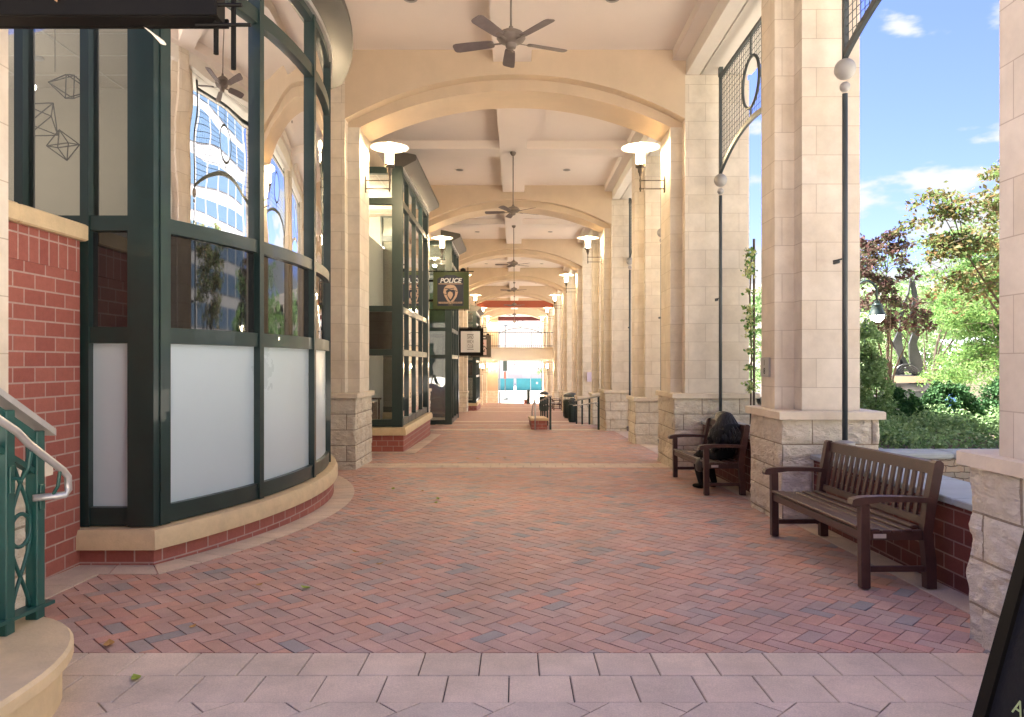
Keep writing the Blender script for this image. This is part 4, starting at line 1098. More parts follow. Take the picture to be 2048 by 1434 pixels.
def seated_person(lab, top, legm, skin, hairm, lean=.22, hair='braids', hunch=0):
    """local frame: facing -x, seat surface z=.43, origin on ground below the hips"""
    t = thing('person', lab, 'person', (0,0,0))
    hip = (0,0,.53); ch = (-lean*.55,0,.80); sh = (-lean*.95,0,.97); nk = (-lean*1.15-.02,0,1.06); hd = (-lean*1.15-.09-hunch*.05,0,1.15-hunch*.05)
    P = [(hip,(.15,.12)),((-lean*.25,0,.66),(.145,.115)),(ch,(.165,.125)),(sh,(.12,.10)),(nk,.055)]
    E = [(0,1),(1,2),(2,3),(3,4)]
    for s in (-1, 1):
        b = len(P)
        P += [((sh[0],s*.16,.965),.072),((sh[0]-.03,s*.215,.86),.055),((sh[0]-.02,s*.235,.70),.046),((sh[0]-.16,s*.15,.63),.038),((sh[0]-.25,s*.07,.64),.028)]
        E += [(3,b),(b,b+1),(b+1,b+2),(b+2,b+3),(b+3,b+4)]
    for s in (-1, 1):
        b = len(P)
        P += [((-.03,s*.09,.52),.098),((-.26,s*.10,.53),.085),((-.43,s*.11,.515),.068)]
        E += [(0,b),(b,b+1),(b+1,b+2)]
    body = skinmesh('body', P, E, top, t)
    for s in (-1, 1):
        Q = [((-.38,s*.11,.515),.07),((-.42,s*.11,.49),.07),((-.39,s*.115,.30),.058),((-.31,s*.12,.045),.042)]
        skinmesh('trouser_leg', Q, [(0,1),(1,2),(2,3)], legm, t)
        Q = [((-.29,s*.12,.055),.045),((-.34,s*.12,.045),.046),((-.43,s*.125,.035),.038),((-.49,s*.125,.03),.026)]
        skinmesh('shoe', Q, [(0,1),(1,2),(2,3)], M['black'], t)
        # hand: palm and five fingers, curled round a phone
        hx, hy, hz = sh[0]-.27, s*.06, .65
        g = MB(); Q = [((hx+.03,hy,hz),.020),((hx-.02,hy,hz+.005),.026),((hx-.05,hy,hz+.015),.024)]
        hand = skinmesh('hand', Q, [(0,1),(1,2)], skin, t)
        for k in range(4):
            oz = (k-1.5)*.017; ln = (.9,1.05,1,.8)[k]
            f = [((hx-.05,hy,hz+.015+oz*.8),.0085),((hx-.05-.03*ln,hy-s*.006,hz+.022+oz),.008),((hx-.055-.045*ln,hy-s*.022,hz+.026+oz),.0075),((hx-.048-.035*ln,hy-s*.038,hz+.028+oz),.0065)]
            skinmesh('finger', f, [(0,1),(1,2),(2,3)], skin, hand, 1)
        f = [((hx-.005,hy-s*.008,hz+.02),.010),((hx-.03,hy-s*.018,hz+.045),.009),((hx-.05,hy-s*.028,hz+.055),.0075)]
        skinmesh('thumb', f, [(0,1),(1,2)], skin, hand, 1)
    # head with face, looking down
    mt = Matrix.Translation(hd) @ Matrix.Rotation(-.35-.5*hunch, 4, 'Y')
    g = MB(); n = 24; rings = []
    prof = [(-.115,.035,.02),(-.10,.060,.01),(-.075,.074,.005),(-.04,.082,0),(0,.088,0),(.04,.092,0),(.075,.086,0),(.10,.066,0),(.12,.036,0),(.127,.006,0)]
    for z, r, sh_ in prof:
        rr = []
        for k in range(n):
            a = 2*math.pi*k/n; x = -math.cos(a)*r*1.08; y = math.sin(a)*r*.86
            if x < 0 and z < .03: x -= sh_
            if abs(y) < .022 and x < 0 and -.045 < z < .01: x -= .016*(1-abs(y)/.022)*(1 if z < -.02 else .5)   # nose
            if abs(abs(y)-.032) < .016 and x < 0 and -.005 < z < .02: x += .008                                  # eye sockets
            if abs(y) < .026 and x < 0 and -.085 < z < -.055: x -= .005                                        # lips
            rr.append((x, y, z))
        rings.append(rr)
    g.rings(rings, mt); hdob = g.build('head', skin, t, True)
    g = MB()
    for s in (-1,1): g.lathe([(.001,-.02),(.016,-.01),(.018,.01),(.001,.022)], (0,s*.082,-.01), 8, mt)
    g.build('ear', skin, hdob, True)
    g = MB()
    for s in (-1,1): g.lathe([(.001,-.010),(.010,-.004),(.010,.004),(.001,.010)], (-.078,s*.032,.008), 8, mt)
    g.build('eye', M['white'], hdob, True)
    g = MB(); Q = mt @ Vector((0,0,0))
    if hair == 'braids':
        rings = []
        for z, r, o_ in ((-.38,.165,.09),(-.32,.18,.08),(-.25,.165,.07),(-.16,.135,.05),(-.08,.105,.03)):
            rings.append([(hd[0]+max(-math.cos(2*math.pi*k/24), -.35)*r*.8+o_, hd[1]+math.sin(2*math.pi*k/24)*r, hd[2]+z+.02*math.sin(k*2.7)) for k in range(24)])
        g.rings(rings)
        rings = []
        for z, r in ((-.03,.098),(.02,.104),(.06,.102),(.095,.085),(.12,.052),(.137,.008)):
            rings.append([( -math.cos(2*math.pi*k/20)*r*1.06+ .012, math.sin(2*math.pi*k/20)*r*.96, z) for k in range(20)])
        g.rings(rings, mt)
        rnd = random.Random(5)
        for i in range(420):
            a = rnd.uniform(-2.75, 2.75); el = rnd.uniform(.15, 1.3)
            d = Vector((math.cos(a)*math.cos(el), math.sin(a)*math.cos(el), math.sin(el)))
            p0 = mt @ Vector((d.x*.105+.012, d.y*.098, d.z*.115+.02))
            p1 = mt @ Vector((math.cos(a)*.120+.015, math.sin(a)*.115, .0+rnd.uniform(-.02,.02)))
            out = rnd.uniform(.13,.21); ca, sa = math.cos(a), math.sin(a)
            p2 = Vector((hd[0]+max(ca*out, -.09)+.03, hd[1]+sa*(out+.03), hd[2]-.17+rnd.uniform(-.03,.03)))
            ln = rnd.uniform(.26,.44)
            p3 = Vector((hd[0]+max(ca*(out+.03), -.10)+.05+rnd.uniform(-.02,.02), hd[1]+sa*(out+.07)+rnd.uniform(-.025,.025), hd[2]-ln))
            mid = (p2+p3)/2+Vector((rnd.uniform(-.012,.012), rnd.uniform(-.012,.012), 0))
            g.tube([p0,p1,p2,mid,p3], [.008,.0085,.008,.007,.004], 5)
        g.build('hair', hairm, t, True)
    else:
        rings = []
        for z, r in ((-.01,.094),(.03,.10),(.07,.095),(.10,.078),(.12,.05),(.132,.008)):
            rings.append([(-math.cos(2*math.pi*k/20)*r*1.06+.014, math.sin(2*math.pi*k/20)*r*.94, z) for k in range(20)])
        g.rings(rings, mt); g.build('hair', hairm, t, True)
    return t
p1 = seated_person('person in black with long black braids sitting bowed on the farther bench', M['coat'], M['coat'], M['skin'], M['hair'], lean=-.12, hunch=1.2)
p1.location = (2.81, 9.64, fz(9.7)-.01); p1.rotation_euler = (0, 0, R(-62)); p1.scale = (1,.97,.88)
t = thing('phone', 'small dark phone in the seated person\'s hands', 'phone', (2.78-.25, 9.9, .36))
v = p1.matrix_basis if False else None
mm_ = Matrix.Translation(p1.location) @ Matrix.Rotation(R(-62), 4, 'Z')
pc = mm_ @ Vector((.114-.335, 0, .58)); t.location = pc; OFF[t.name] = Vector(pc)
g = MB(); g.cbox(-.035,.035,-.005,.005,-.07,.07,.003, Matrix.Translation(pc) @ Matrix.Rotation(R(28), 4, 'Z')); g.build('phone_case', M['black'], t)
# bag on seat in front
t = thing('handbag', 'brown and black handbag hanging off the bench front beside the person', 'bag', (2.44,9.6,.1))
g = MB(); rings = []
for z, a, b in ((.0,.05,.08),(.015,.08,.13),(.08,.095,.155),(.16,.085,.14),(.22,.05,.11),(.235,.03,.09)):
    rings.append([(2.44+a*.6*math.cos(q*math.pi/9), 9.50+b*.7*math.sin(q*math.pi/9), .06+z*.75) for q in range(18)])
g.rings(rings); g.build('bag_body', M['bag'], t, True)
g = MB(); g.tube([(2.44,9.50+.06*math.cos(q*math.pi/10), .20+.15*math.sin(q*math.pi/10)) for q in range(11)], .008, 6); g.build('strap', M['black'], t, True)

p2 = seated_person('person in a bright blue shirt sitting beyond the round hedges', M['blue'], M['jean'], M['skin2'], M['bronze'], lean=.10, hair='short')
p2.location = (10.35, 17.2, -.28); p2.rotation_euler = (0,0,R(120))
b4 = dup(bench, (10.52, 17.05, -.28), 'brown garden bench under the person in blue, behind the hedges', rz=R(120))

# ------------------------------------------------------------------ ramp rails, cheek wall, bins
def rail(lab, x, ysl, s0, cat='railing', inner=-1):
    t = thing('ramp_railing', lab, cat, (x, ysl[0], fz(ysl[0])))
    zf = lambda y: fz(21.6)-.068*(y-21.6)
    for y in ysl:
        g = MB(); g.cbox(x-.03,x+.03,y-.03,y+.03,zf(y)-.05,zf(y)+.98,.004); g.build('post', M['green'], t)
    g = MB(); a, b = ysl[0]-.1, ysl[-1]+.5
    bar(g, x-.04, x+.04, a, b, zf(a)+.98, zf(b)+.98, .035); g.build('top_rail', M['grey'], t)
    g = MB(); xx = x+inner*.09
    g.tube([(xx+.06*-inner,a+.05,zf(a)+.80),(xx,a+.08,zf(a)+.80),(xx,b,zf(b)+.80)], .02, 8); g.build('handrail', M['silver'], t, True)
    for y in ysl:
        g = MB(); g.tube([(x,y,zf(y)+.70),(x+inner*.05,y,zf(y)+.70),(xx,y,zf(y)+.79)], .008, 6); g.build('rail_bracket', M['green'], t)
    return t
rail('green ramp railing with grey handrail against the right-hand piers', 2.5, (21.55,24.2,26.8,29.3), 0)
rail('green ramp railing in the middle of the walkway beside the brick cheek wall', 1.06, (21.6,23.6,25.6,27.6,29.6), 0, inner=1)
t = thing('cheek_wall', 'low brick cheek wall with buff coping beside the steps', 'low wall', (.73,21.6,fz(21.6)))
g = MB()
g.rings([[(.49,21.6,-.9),(.97,21.6,-.9),(.97,21.6,-.235),(.49,21.6,-.235)],[(.49,25,-1.2),(.97,25,-1.2),(.97,25,-.42),(.49,25,-.42)]]); g.build('wall', M['brick'], t)
g = MB(); g.rings([[(.46,21.56,-.233),(1.0,21.56,-.233),(1.0,21.56,-.16),(.46,21.56,-.16)],[(.46,25.03,-.418),(1.0,25.03,-.418),(1.0,25.03,-.345),(.46,25.03,-.345)]]); g.build('coping', M['sill'], t)
t = thing('stair_handrail', 'slim silver pipe handrail rising in front of the brick cheek wall', 'handrail', (.6,21.5,fz(21.5)))
g = MB(); g.tube([(.60,21.4,fz(21.4)-.02),(.60,21.4,.40),(.60,21.5,.44),(.60,25.2,-.1),(.60,25.3,-.2),(.60,25.3,-.95)], .022, 8); g.build('pipe', M['silver'], t, True)
def bin_(lab, x, y, h=1.05, r=.32, name='litter_bin'):
    z = fz(y); t = thing(name, lab, 'bin', (x,y,z))
    g = MB(); g.lathe([(.001,0),(r*.9,0),(r*.92,.04),(r,.06),(r,.74*h),(r*.96,.76*h),(.001,.76*h)], (x,y,z), 24); g.build('bin_body', M['trash'], t, 'auto')
    g = MB()
    for q in range(20):
        a = q*math.pi/10; g.box(-.012,.012,-.008,.008,.08,.72*h, Matrix.Translation((x+(r+.008)*math.cos(a), y+(r+.008)*math.sin(a), z)) @ Matrix.Rotation(a+math.pi/2,4,'Z'))
    g.build('bin_slats', M['trash'], t)
    g = MB(); g.lathe([(r,.86*h),(r*1.02,.88*h),(r*.95,.95*h),(r*.5,1.02*h),(.001,1.04*h)], (x,y,z), 24)
    for q in range(4):
        a = q*math.pi/2+.4; g.tube([(x+r*.9*math.cos(a),y+r*.9*math.sin(a),z+.74*h),(x+r*.9*math.cos(a),y+r*.9*math.sin(a),z+.90*h)], .012, 6)
    g.build('bin_lid', M['darkgrey'], t, 'auto')
    return t
bin_('dark green litter bin with domed lid in front of the far right pier', 2.62, 33.5, 1.15, .36)
bin_('slim dark litter bin at the foot of the ramp railing', 2.42, 30.4, 1.0, .16)
bin_('small dark green litter bin far down the walkway behind the middle railing', 1.65, 41.0, 1.1, .26)
t = thing('cheek_wall', 'tiny far brick pier with buff cap near the street', 'low wall', (.95,64,fz(64)))
g = MB(); g.box(.80,1.2,63.8,64.4,fz(64)-.1,fz(64)+.32); g.build('wall', M['brick'], t)
g = MB(); g.box(.76,1.24,63.76,64.44,fz(64)+.322,fz(64)+.40); g.build('cap', M['sill'], t)
t = thing('parking_meter', 'tall dark green street post beside the far brick pier', 'post', (1.18,63.2,fz(63)))
g = MB(); g.cbox(1.04,1.32,63.1,63.3,fz(63.2),fz(63.2)+1.15,.02); g.build('cabinet', M['green'], t)
g = MB(); g.lathe([(.16,1.15),(.17,1.18),(.10,1.24),(.001,1.25)], (1.18,63.2,fz(63.2)), 12); g.build('cabinet_top', M['darkgrey'], t)
t = thing('bollard', 'thin grey bollard at the far left pier by the street', 'bollard', (-1.42,68.5,fz(68.5)))
g = MB(); g.lathe([(.001,0),(.1,0),(.08,.05),(.07,1.0),(.05,1.06),(.001,1.08)], (-1.42,68.5,fz(68.5)), 12); g.build('bollard_post', M['darkgrey'], t, 'auto')

# ------------------------------------------------------------------ far end: footbridge, red beams, end wall
t = thing('footbridge', 'pale footbridge crossing the walkway with a dark balustrade', 'footbridge', (0,50,1.65))
g = MB(); g.box(-3.42,2.9,50,50.3,1.68,2.50); g.box(-3.42,2.9,50.3,68,1.75,2.35); g.build('deck', M['trimwhite'], t)
g = MB(); g.box(-3.42,2.9,49.9,50.35,2.502,2.60); g.build('cornice', M['cap'], t)
g = MB()
for z in (2.68, 3.62): g.box(-3.4,2.85,50.08,50.13,z,z+.05)
for i in range(45):
    x = -3.4+6.25*i/44; w = .022 if i % 8 == 0 else .010; g.box(x-w,x+w,50.09,50.12,2.6,3.66)
g.build('balustrade', M['darkgrey'], t)
g = MB(); g.box(-2.9,2.9,49.2,49.5,5.32,5.78); tag(g.build('red_beam', M['redbeam']), 'broad red beam crossing high under the far arches', 'beam')
t = thing('end_wall', 'tan end wall of the walkway with an opening to the street', 'wall', (0,68.2,-2))
g = MB(); g.box(-3.42,-1.60,68.2,68.9,-2.4,6.7); g.box(2.62,4.0,68.2,68.9,-2.4,6.7)
g.build('wall', M['stucco'], t)
g = MB(); g.box(-3.4,-1.56,68.12,68.2,-2.4,-1.1); g.build('stone_base', M['split'], t)
g = MB(); g.box(-1.6,2.62,68.4,68.7,5.55,5.95); tag(g.build('red_beam', M['darkred']), 'dark red beam across the top of the street opening', 'beam')
# grille over the street opening
t = thing('arched_grille', 'arched dark frame with a ring over the street opening', 'grille', (.5,68.5,2.4))
g = MB()
g.tube([(-1.55+4.15*i/20, 68.5, 4.34+.52*(1-((i-10)/10)**2)) for i in range(21)], .05, 6)
g.tube([(.5+.33*math.cos(q*math.pi/16), 68.5, 5.30+.33*math.sin(q*math.pi/16)) for q in range(32)], .035, 6, closed=True)
g.tube([(.5,68.5,4.85),(.5,68.5,4.98)], .03, 6)
g.tube([(-1.5,68.5,-2.3),(-1.5,68.5,5.5)], .035, 6); g.tube([(2.55,68.5,-2.3),(2.55,68.5,5.5)], .035, 6)
g.build('frame', M['darkgrey'], t)

# street beyond
for i, (a, b) in enumerate(((-6,-.15),(.15,6.2))):
    t = thing('site_fence', 'teal mesh construction fence across the street, %s length' % ('left' if i == 0 else 'right'), 'fence', (a,100,-2.3))
    g = MB(); g.box(a,b,100,100.05,-2.28,-.58); g.build('fence_mesh', M['teal'], t)
    x = a
    while x <= b+.01:
        g = MB(); g.tube([(x,99.96,-2.35),(x,99.96,-.5)], .03, 6); g.build('post', M['silver'], t); x += (b-a)/3
    g = MB()
    g.box(a+(b-a)*.48-.12,a+(b-a)*.48+.12,99.93,99.95,-1.35,-1.1); g.build('fence_notice', M['white'], t)
t = thing('street_post', 'dark street post with signal box and banner seen through the far opening', 'street post', (-1.03,75.5,-2.34))
g = MB(); g.lathe([(.001,0),(.35,0),(.34,.18),(.22,.28),(.10,.34),(.001,.34)], (-1.03,75.5,-2.34), 8); g.build('post_base', M['darkgrey'], t)
g = MB(); g.tube([(-1.03,75.5,-2.1),(-1.03,75.5,5.5)], .06, 8); g.build('post', M['darkgrey'], t)
g = MB(); g.cbox(-1.26,-.82,75.3,75.5,.70,1.95,.03); g.build('signal_box', M['green'], t)
g = MB(); g.box(-1.16,-.94,75.38,75.42,-.1,.60); g.build('banner', M['redbeam'], t)
g = MB(); g.lathe([(.001,0),(.03,.0),(.30,-.12),(.32,-.2),(.001,-.2)], (-1.03,75.5,5.6), 10); g.build('post_lamp', M['darkgrey'], t)
def building(lab, x0, x1, y0, y1, z0, z1, floors, cols, wm, gm, band=True):
    t = thing('building', lab, 'building', ((x0+x1)/2,y0,z0))
    g = MB(); g.box(x0,x1,y0,y1,z0,z1); w = g.build('wall', wm, t)
    fh = (z1-z0)/floors; cw = (x1-x0)/cols
    for f in range(floors):
        for c in range(cols):
            a = x0+c*cw+cw*.18; b = x0+(c+1)*cw-cw*.18; zz = z0+f*fh+fh*.3
            g = MB(); g.box(a,b,y0-.06,y0-.003,zz,zz+fh*.45); g.build('window', gm, t)
        if band:
            g = MB(); g.box(x0-.1,x1+.1,y0-.12,y0-.001,z0+(f+1)*fh-.25,z0+(f+1)*fh); g.build('cornice', M['trimwhite'], t)
    return t
building('pale low building across the street seen through the far opening', -22, 26, 128, 145, -2.38, 13, 4, 12, M['trimwhite'], M['pale'])
t = thing('parking_deck', 'pale parking deck with an open top storey beyond the garden trees', 'building', (34,62,-2))
g = MB(); g.box(18,75,62,90,-1.4,5.9); g.build('wall', M['pale'], t)
g = MB(); g.box(17.5,75.5,61.7,90.3,7.25,8.3); g.build('roof', M['trimwhite'], t)
g = MB()
for i in range(8): g.box(20+i*7,20.6+i*7,62.2,62.8,5.9,7.25)
g.build('deck_column', M['pale'], t)
g = MB(); g.box(18.2,75,70,70.3,5.9,7.25); g.build('gap_shade_sheet', M['bluish'], t)  # bluish sheet painting the shade inside the open storey
for x in (33.4, 37.5, 41.6, 45.7, 50):
    g = MB(); g.box(x,x+1.1,61.94,61.99,3.9,5.0); g.build('window', M['darkgrey'], t)
t = thing('shed', 'small beige gabled shed behind the bright green tree', 'shed', (20.8,32,-.9))
g = MB(); g.box(19.2,23.6,32,36,-1.1,1.35)
g.rings([[(19.2,32,1.351),(23.6,32,1.351),(21.4,32,2.55)],[(19.2,36,1.351),(23.6,36,1.351),(21.4,36,2.55)]]); g.build('wall', M['shed'], t)
g = MB()
g.rings([[(19.0,31.8,1.25),(21.4,31.8,2.56),(21.4,31.8,2.68),(19.0,31.8,1.37)],[(19.0,36.2,1.25),(21.4,36.2,2.56),(21.4,36.2,2.68),(19.0,36.2,1.37)]])
g.rings([[(23.8,31.8,1.25),(21.4,31.8,2.56),(21.4,31.8,2.68),(23.8,31.8,1.37)],[(23.8,36.2,1.25),(21.4,36.2,2.56),(21.4,36.2,2.68),(23.8,36.2,1.37)]]); g.build('roof', M['roofm'], t)
# things seen only in the window reflections
t = thing('shop_building', 'tan upper storey over the shops on the left', 'building', (-10,30,5.6))
g = MB(); g.box(-16,-3.902,4.2,69,6.0,8.6); g.box(-16,-15.5,2.0,69,-2.4,5.999); g.build('wall', M['stucco'], t)
g = MB(); g.box(-15.5,-4.1,1.6,1.9,-.2,5.999); g.build('added_dark_wall', M['farwall'], t)  # added unseen wall, kept dark so the front panes reflect little
t = thing('building', 'unseen dark building added behind the camera to darken the window reflections', 'building', (-7,-22,-.15)); g = MB(); g.box(-30,16,-34,-22,-.2,17); g.build('wall', M['farwall'], t)  # added out of view, height and dark colour chosen for the pane reflections
g = MB()
for i in range(7): [g.box(-29+6.4*i,-25+6.4*i,-21.99,-21.9,1+4*q,3.6+4*q) for q in range(4)]
g.build('window', M['darkglass'], t)
building('glassy blue office block behind the camera to the right', 26, 50, -30, -8, -.2, 34, 11, 10, M['grey'], M['bluish'])
t = thing('building', 'tall pale tower with blue strip windows to the right of the arcade', 'building', (55,22,-.6))
g = MB(); g.box(50,62,-4,48,-.6,32); g.build('wall', M['towerwall'], t)
for f in range(10):
    g = MB(); z = 1.5+f*3.05
    for c in range(13): g.box(49.93,49.995,-3.4+c*3.95,-3.4+c*3.95+3.5,z,z+1.9)
    g.build('window_band', M['towerglass'], t)

# ------------------------------------------------------------------ garden
t = thing('planter_wall', 'stacked fieldstone planter wall with grey coping beyond the low wall', 'low wall', (6,9,-.3))
g = MB(); g.box(4.45,9.6,9.0,9.35,-.4,.29); g.box(4.45,4.8,9.35,13.6,-.45,.29); g.build('wall', M['fieldstone'], t)
g = MB()
for i in range(5): a = 4.42+i*1.05; g.cbox(a,a+1.044,8.95,9.42,.29,.37,.02)
g.cbox(4.40,4.85,9.424,13.6,.29,.37,.02)
g.build('coping', M['bluestone'], t)
g = MB(); g.box(4.8,9.6,9.35,14.6,-.4,.25); struct(g.build('soil', M['bark']))

def leaves(g, pts, size, rnd, flat=.0, aspect=.55):
    for p in pts:
        s = size*rnd.uniform(.6,1.35)
        n = Vector((rnd.gauss(0,1), rnd.gauss(0,1), rnd.gauss(0,1)+flat*2)).normalized()
        a = n.orthogonal().normalized(); a.rotate(Matrix.Rotation(rnd.uniform(0,6.28), 3, n)); b = n.cross(a)
        p = Vector(p)
        k = len(g.v)
        g.v += [tuple(p-a*s), tuple(p+b*s*aspect+n*s*.12), tuple(p+a*s), tuple(p-b*s*aspect+n*s*.12)]
        g.f.append((k,k+1,k+2,k+3))
def blobpts(c, r, n, rnd, shell=.55, nf=2.2, thr=-.12, clump=None):
    out = []; c = Vector(c); tries = 0
    while len(out) < n and tries < n*14:
        tries += 1
        d = Vector((rnd.gauss(0,1), rnd.gauss(0,1), rnd.gauss(0,1))).normalized()
        k = shell+(1-shell)*rnd.random()
        k *= 1+.22*noise.noise(Vector((d.x*2.1+c.x, d.y*2.1+c.y, d.z*2.1)))+.10*noise.noise(d*6+c)
        p = c+Vector((d.x*r[0]*k, d.y*r[1]*k, d.z*r[2]*k))
        if noise.noise(p*nf) < thr: continue
        out.append(p)
    return out
def shrub(name, lab, cat, base, blobs, mat, size, seed, group=None, stems=True, shell=.6, nf=2.5, thr=-.15, flat=.3):
    rnd = random.Random(seed); t = thing(name, lab, cat, base, group)
    g = MB()
    for c, r, n in blobs: leaves(g, blobpts(c, r, n, rnd, shell, nf, thr), size, rnd, flat)
    g.build('foliage', mat, t)
    if stems:
        g = MB(); B = Vector(base)
        for c, r, n in blobs:
            for q in range(3):
                e = Vector(c)+Vector((rnd.uniform(-.5,.5)*r[0], rnd.uniform(-.5,.5)*r[1], rnd.uniform(-.2,.5)*r[2]))
                m = B.lerp(e, .5)+Vector((rnd.uniform(-.05,.05), rnd.uniform(-.05,.05), 0))
                g.tube([B, m, e], [.022,.014,.005], 5)
        g.build('stems', M['bark'], t)
    return t
# round hedges
for i, (x, y, zt, r, lab) in enumerate(((7.0,13.2,1.04,.50,'round dark green hedge bush nearest the column'),(8.0,13.3,1.14,.58,'round dark green hedge bush in the middle of the row'),(9.35,13.4,1.26,.72,'round dark green hedge bush at the right, beside the end pier'))):
    zc = (zt-.3)/2-.0
    shrub('hedge_bush', lab, 'bush', (x,y,-.3), [((x,y,zc),(r,r*.8,(zt+.3)/2),11000)], M['leafA'], .034, 20+i, 'round hedge bushes in the garden', shell=.72, nf=4, thr=-.3)
shrub('tall_shrub', 'tall loose green shrub just right of the middle column', 'shrub', (6.4,12.9,-.2), [((6.35,12.9,.65),(.46,.45,.9),5200),((6.25,12.9,1.55),(.36,.4,.75),4200)], M['leafE'], .034, 31, shell=.5)
# ground cover juniper mass
rnd = random.Random(40); g = MB()
P = []
tufts = [(rnd.uniform(4.7,9.6), rnd.uniform(9.35,13.0), rnd.uniform(.18,.42), rnd.uniform(.04,.22)) for _ in range(170)]
for i in range(17000):
    if i % 3:
        tx, ty, tr_, th = tufts[rnd.randrange(170)]
        a = rnd.uniform(0,6.28); d = rnd.random()**.6*tr_; x = tx+math.cos(a)*d; y = ty+math.sin(a)*d; ex = th*(1-(d/tr_)**2)+.05
    else: x = rnd.uniform(4.65,9.6); y = rnd.uniform(9.30,13.4); ex = 0
    h = .38+.12*noise.noise(Vector((x*1.3,y*1.3,0)))+.05*(y-9.3)/2-max(0,(9.62-y))*.5+ex
    P.append((x, y, h-rnd.random()**2*.18+(.10 if rnd.random() < .05 else 0)))
leaves(g, P, .034, rnd, .5)
o = g.build('ground_cover', M['leafE']); o['kind'] = 'stuff'; o['label'] = 'low spreading juniper ground cover in the planter'; o['category'] = 'ground cover'

def spray(f, c, d, ln, n, size, rnd, droop=.25, wd=.38):
    """leaves scattered along a branch tip and its side twigs"""
    side = Vector((-d.y, d.x, 0)).normalized(); P = []
    for i in range(n):
        u = rnd.random()**.8; w = wd*ln*(.25+math.sin(u*math.pi)*.9)*rnd.gauss(0,.55)
        p = c+d*(u*ln)+side*w+Vector((rnd.gauss(0,.03), rnd.gauss(0,.03), rnd.gauss(0,.06*ln+.02)-droop*ln*u*u-abs(w)*.25))
        if noise.noise(p*5) < -.28: continue
        P.append(p)
    leaves(f, P, size, rnd, .55)
def tree(lab, base, h, blobs, mat, size, seed, trunk=.07, name='tree', limbs=3, shell=.25, nf=1.6, thr=-.1, flat=.5):
    rnd = random.Random(seed); t = thing(name, lab, 'tree', base)
    B = Vector(base); g = MB(); f = MB()
    cs = [Vector(b[0]) for b in blobs]; mid = sum(cs, Vector())/len(cs)
    fork = B+Vector((0,0,h*.42)); fork.x += (mid.x-B.x)*.15
    g.tube([B, B.lerp(fork,.5)+Vector((.03,.02,0)), fork], [trunk,trunk*.85,trunk*.72], 9)
    mains = []
    far = sorted(blobs, key=lambda b: -(Vector(b[0])-mid).length)[::max(1,len(blobs)//7)][:7]
    for b in far:
        e = fork.lerp(Vector(b[0]), .82); m1 = fork.lerp(e,.35)+Vector((rnd.uniform(-.08,.08),rnd.uniform(-.08,.08),.18)); m2 = fork.lerp(e,.7)+Vector((rnd.uniform(-.1,.1),rnd.uniform(-.1,.1),.1))
        g.tube([fork,m1,m2,e], [trunk*.5,trunk*.36,trunk*.22,trunk*.1], 7); mains.append((m1,m2,e))
    for c, r, n in blobs:
        c = Vector(c); best = min((p for m in mains for p in m), key=lambda p: (p-c).length)
        g.tube([best, best.lerp(c,.5)+Vector((rnd.uniform(-.05,.05),rnd.uniform(-.05,.05),.06)), c], [trunk*.14,trunk*.1,.006], 5)
        k = 5; out = (c-mid); out.z *= .3
        for q in range(k):
            a = rnd.uniform(0,6.283); d = Vector((math.cos(a), math.sin(a), rnd.uniform(-.1,.35)))+(out.normalized()*.5 if out.length > .01 else Vector())
            d.normalize(); ln = (r[0]+r[1])*.5*rnd.uniform(.9,1.5); c0 = c+Vector((rnd.gauss(0,.12)*r[0],rnd.gauss(0,.12)*r[1],rnd.gauss(0,1)*r[2]*.8))
            g.tube([c, c0+d*ln*.4, c0+d*ln*.85+Vector((0,0,-.12*ln))], [.009,.006,.003], 4)
            spray(f, c0, d, ln, int(n/k), size, rnd)
    g.build('trunk', M['bark'], t); f.build('crown', mat, t)
    return t
def layered(c, r, n, k, seed, zr):
    """horizontal sprays like a Japanese maple"""
    rnd = random.Random(seed); out = []
    for i in range(k):
        a = rnd.uniform(0,6.28); d = rnd.uniform(.1,1)**.6
        out.append(((c[0]+math.cos(a)*d*r[0], c[1]+math.sin(a)*d*r[1], c[2]+rnd.uniform(-1,1)*r[2]), (rnd.uniform(.32,.6)*r[0], rnd.uniform(.32,.6)*r[1], zr*rnd.uniform(.7,1.3)), n//k))
    return out
tree('red-leaved maple just right of the middle column', (8.1,15.6,-.35), 2.6, layered((8.0,15.8,3.25),(.62,.8,1.0),5000,15,3,.14)+[((8.2,15.7,2.45),(.3,.3,.12),350)], M['leafC'], .05, 50, .06, thr=-.25)
tree('green and bronze maple reaching in from behind the right-hand pier', (8.9,11.9,-.3), 3.2, layered((8.2,11.8,3.7),(1.25,1.0,1.1),9000,26,9,.11)+[((7.3,11.8,3.35),(.45,.3,.08),500),((7.25,11.8,4.0),(.35,.3,.08),350),((7.1,11.8,3.5),(.25,.2,.06),200)], M['leafD'], .045, 51, .08, thr=-.25)
tree('bright green feathery tree in the middle of the garden', (14.3,20.5,-.5), 3.0, layered((14.3,20.5,2.2),(1.7,1.6,1.25),42000,46,12,.28), M['leafB'], .044, 52, .09, limbs=2, thr=-.2)
tree('bright green taller tree beside the right-hand pier', (15.6,22.5,-.6), 3.6, layered((15.6,22.5,3.4),(2.0,1.8,1.7),34000,40,15,.35), M['leafB'], .048, 53, .10, limbs=2, thr=-.2)
tree('thin sparse young tree showing bare branches against the sky', (15.0,26,-.6), 3.0, layered((14.8,26,4.6),(2.4,1.5,1.5),4200,30,18,.35), M['leafB'], .06, 54, .08, limbs=2, thr=-.05, nf=2)
tree('dark green tree behind the sculpture', (17.0,30,-.8), 3.0, layered((17.0,30,2.6),(2.8,1.5,2.0),20000,40,21,.4), M['leafE'], .07, 55, .12, limbs=2)
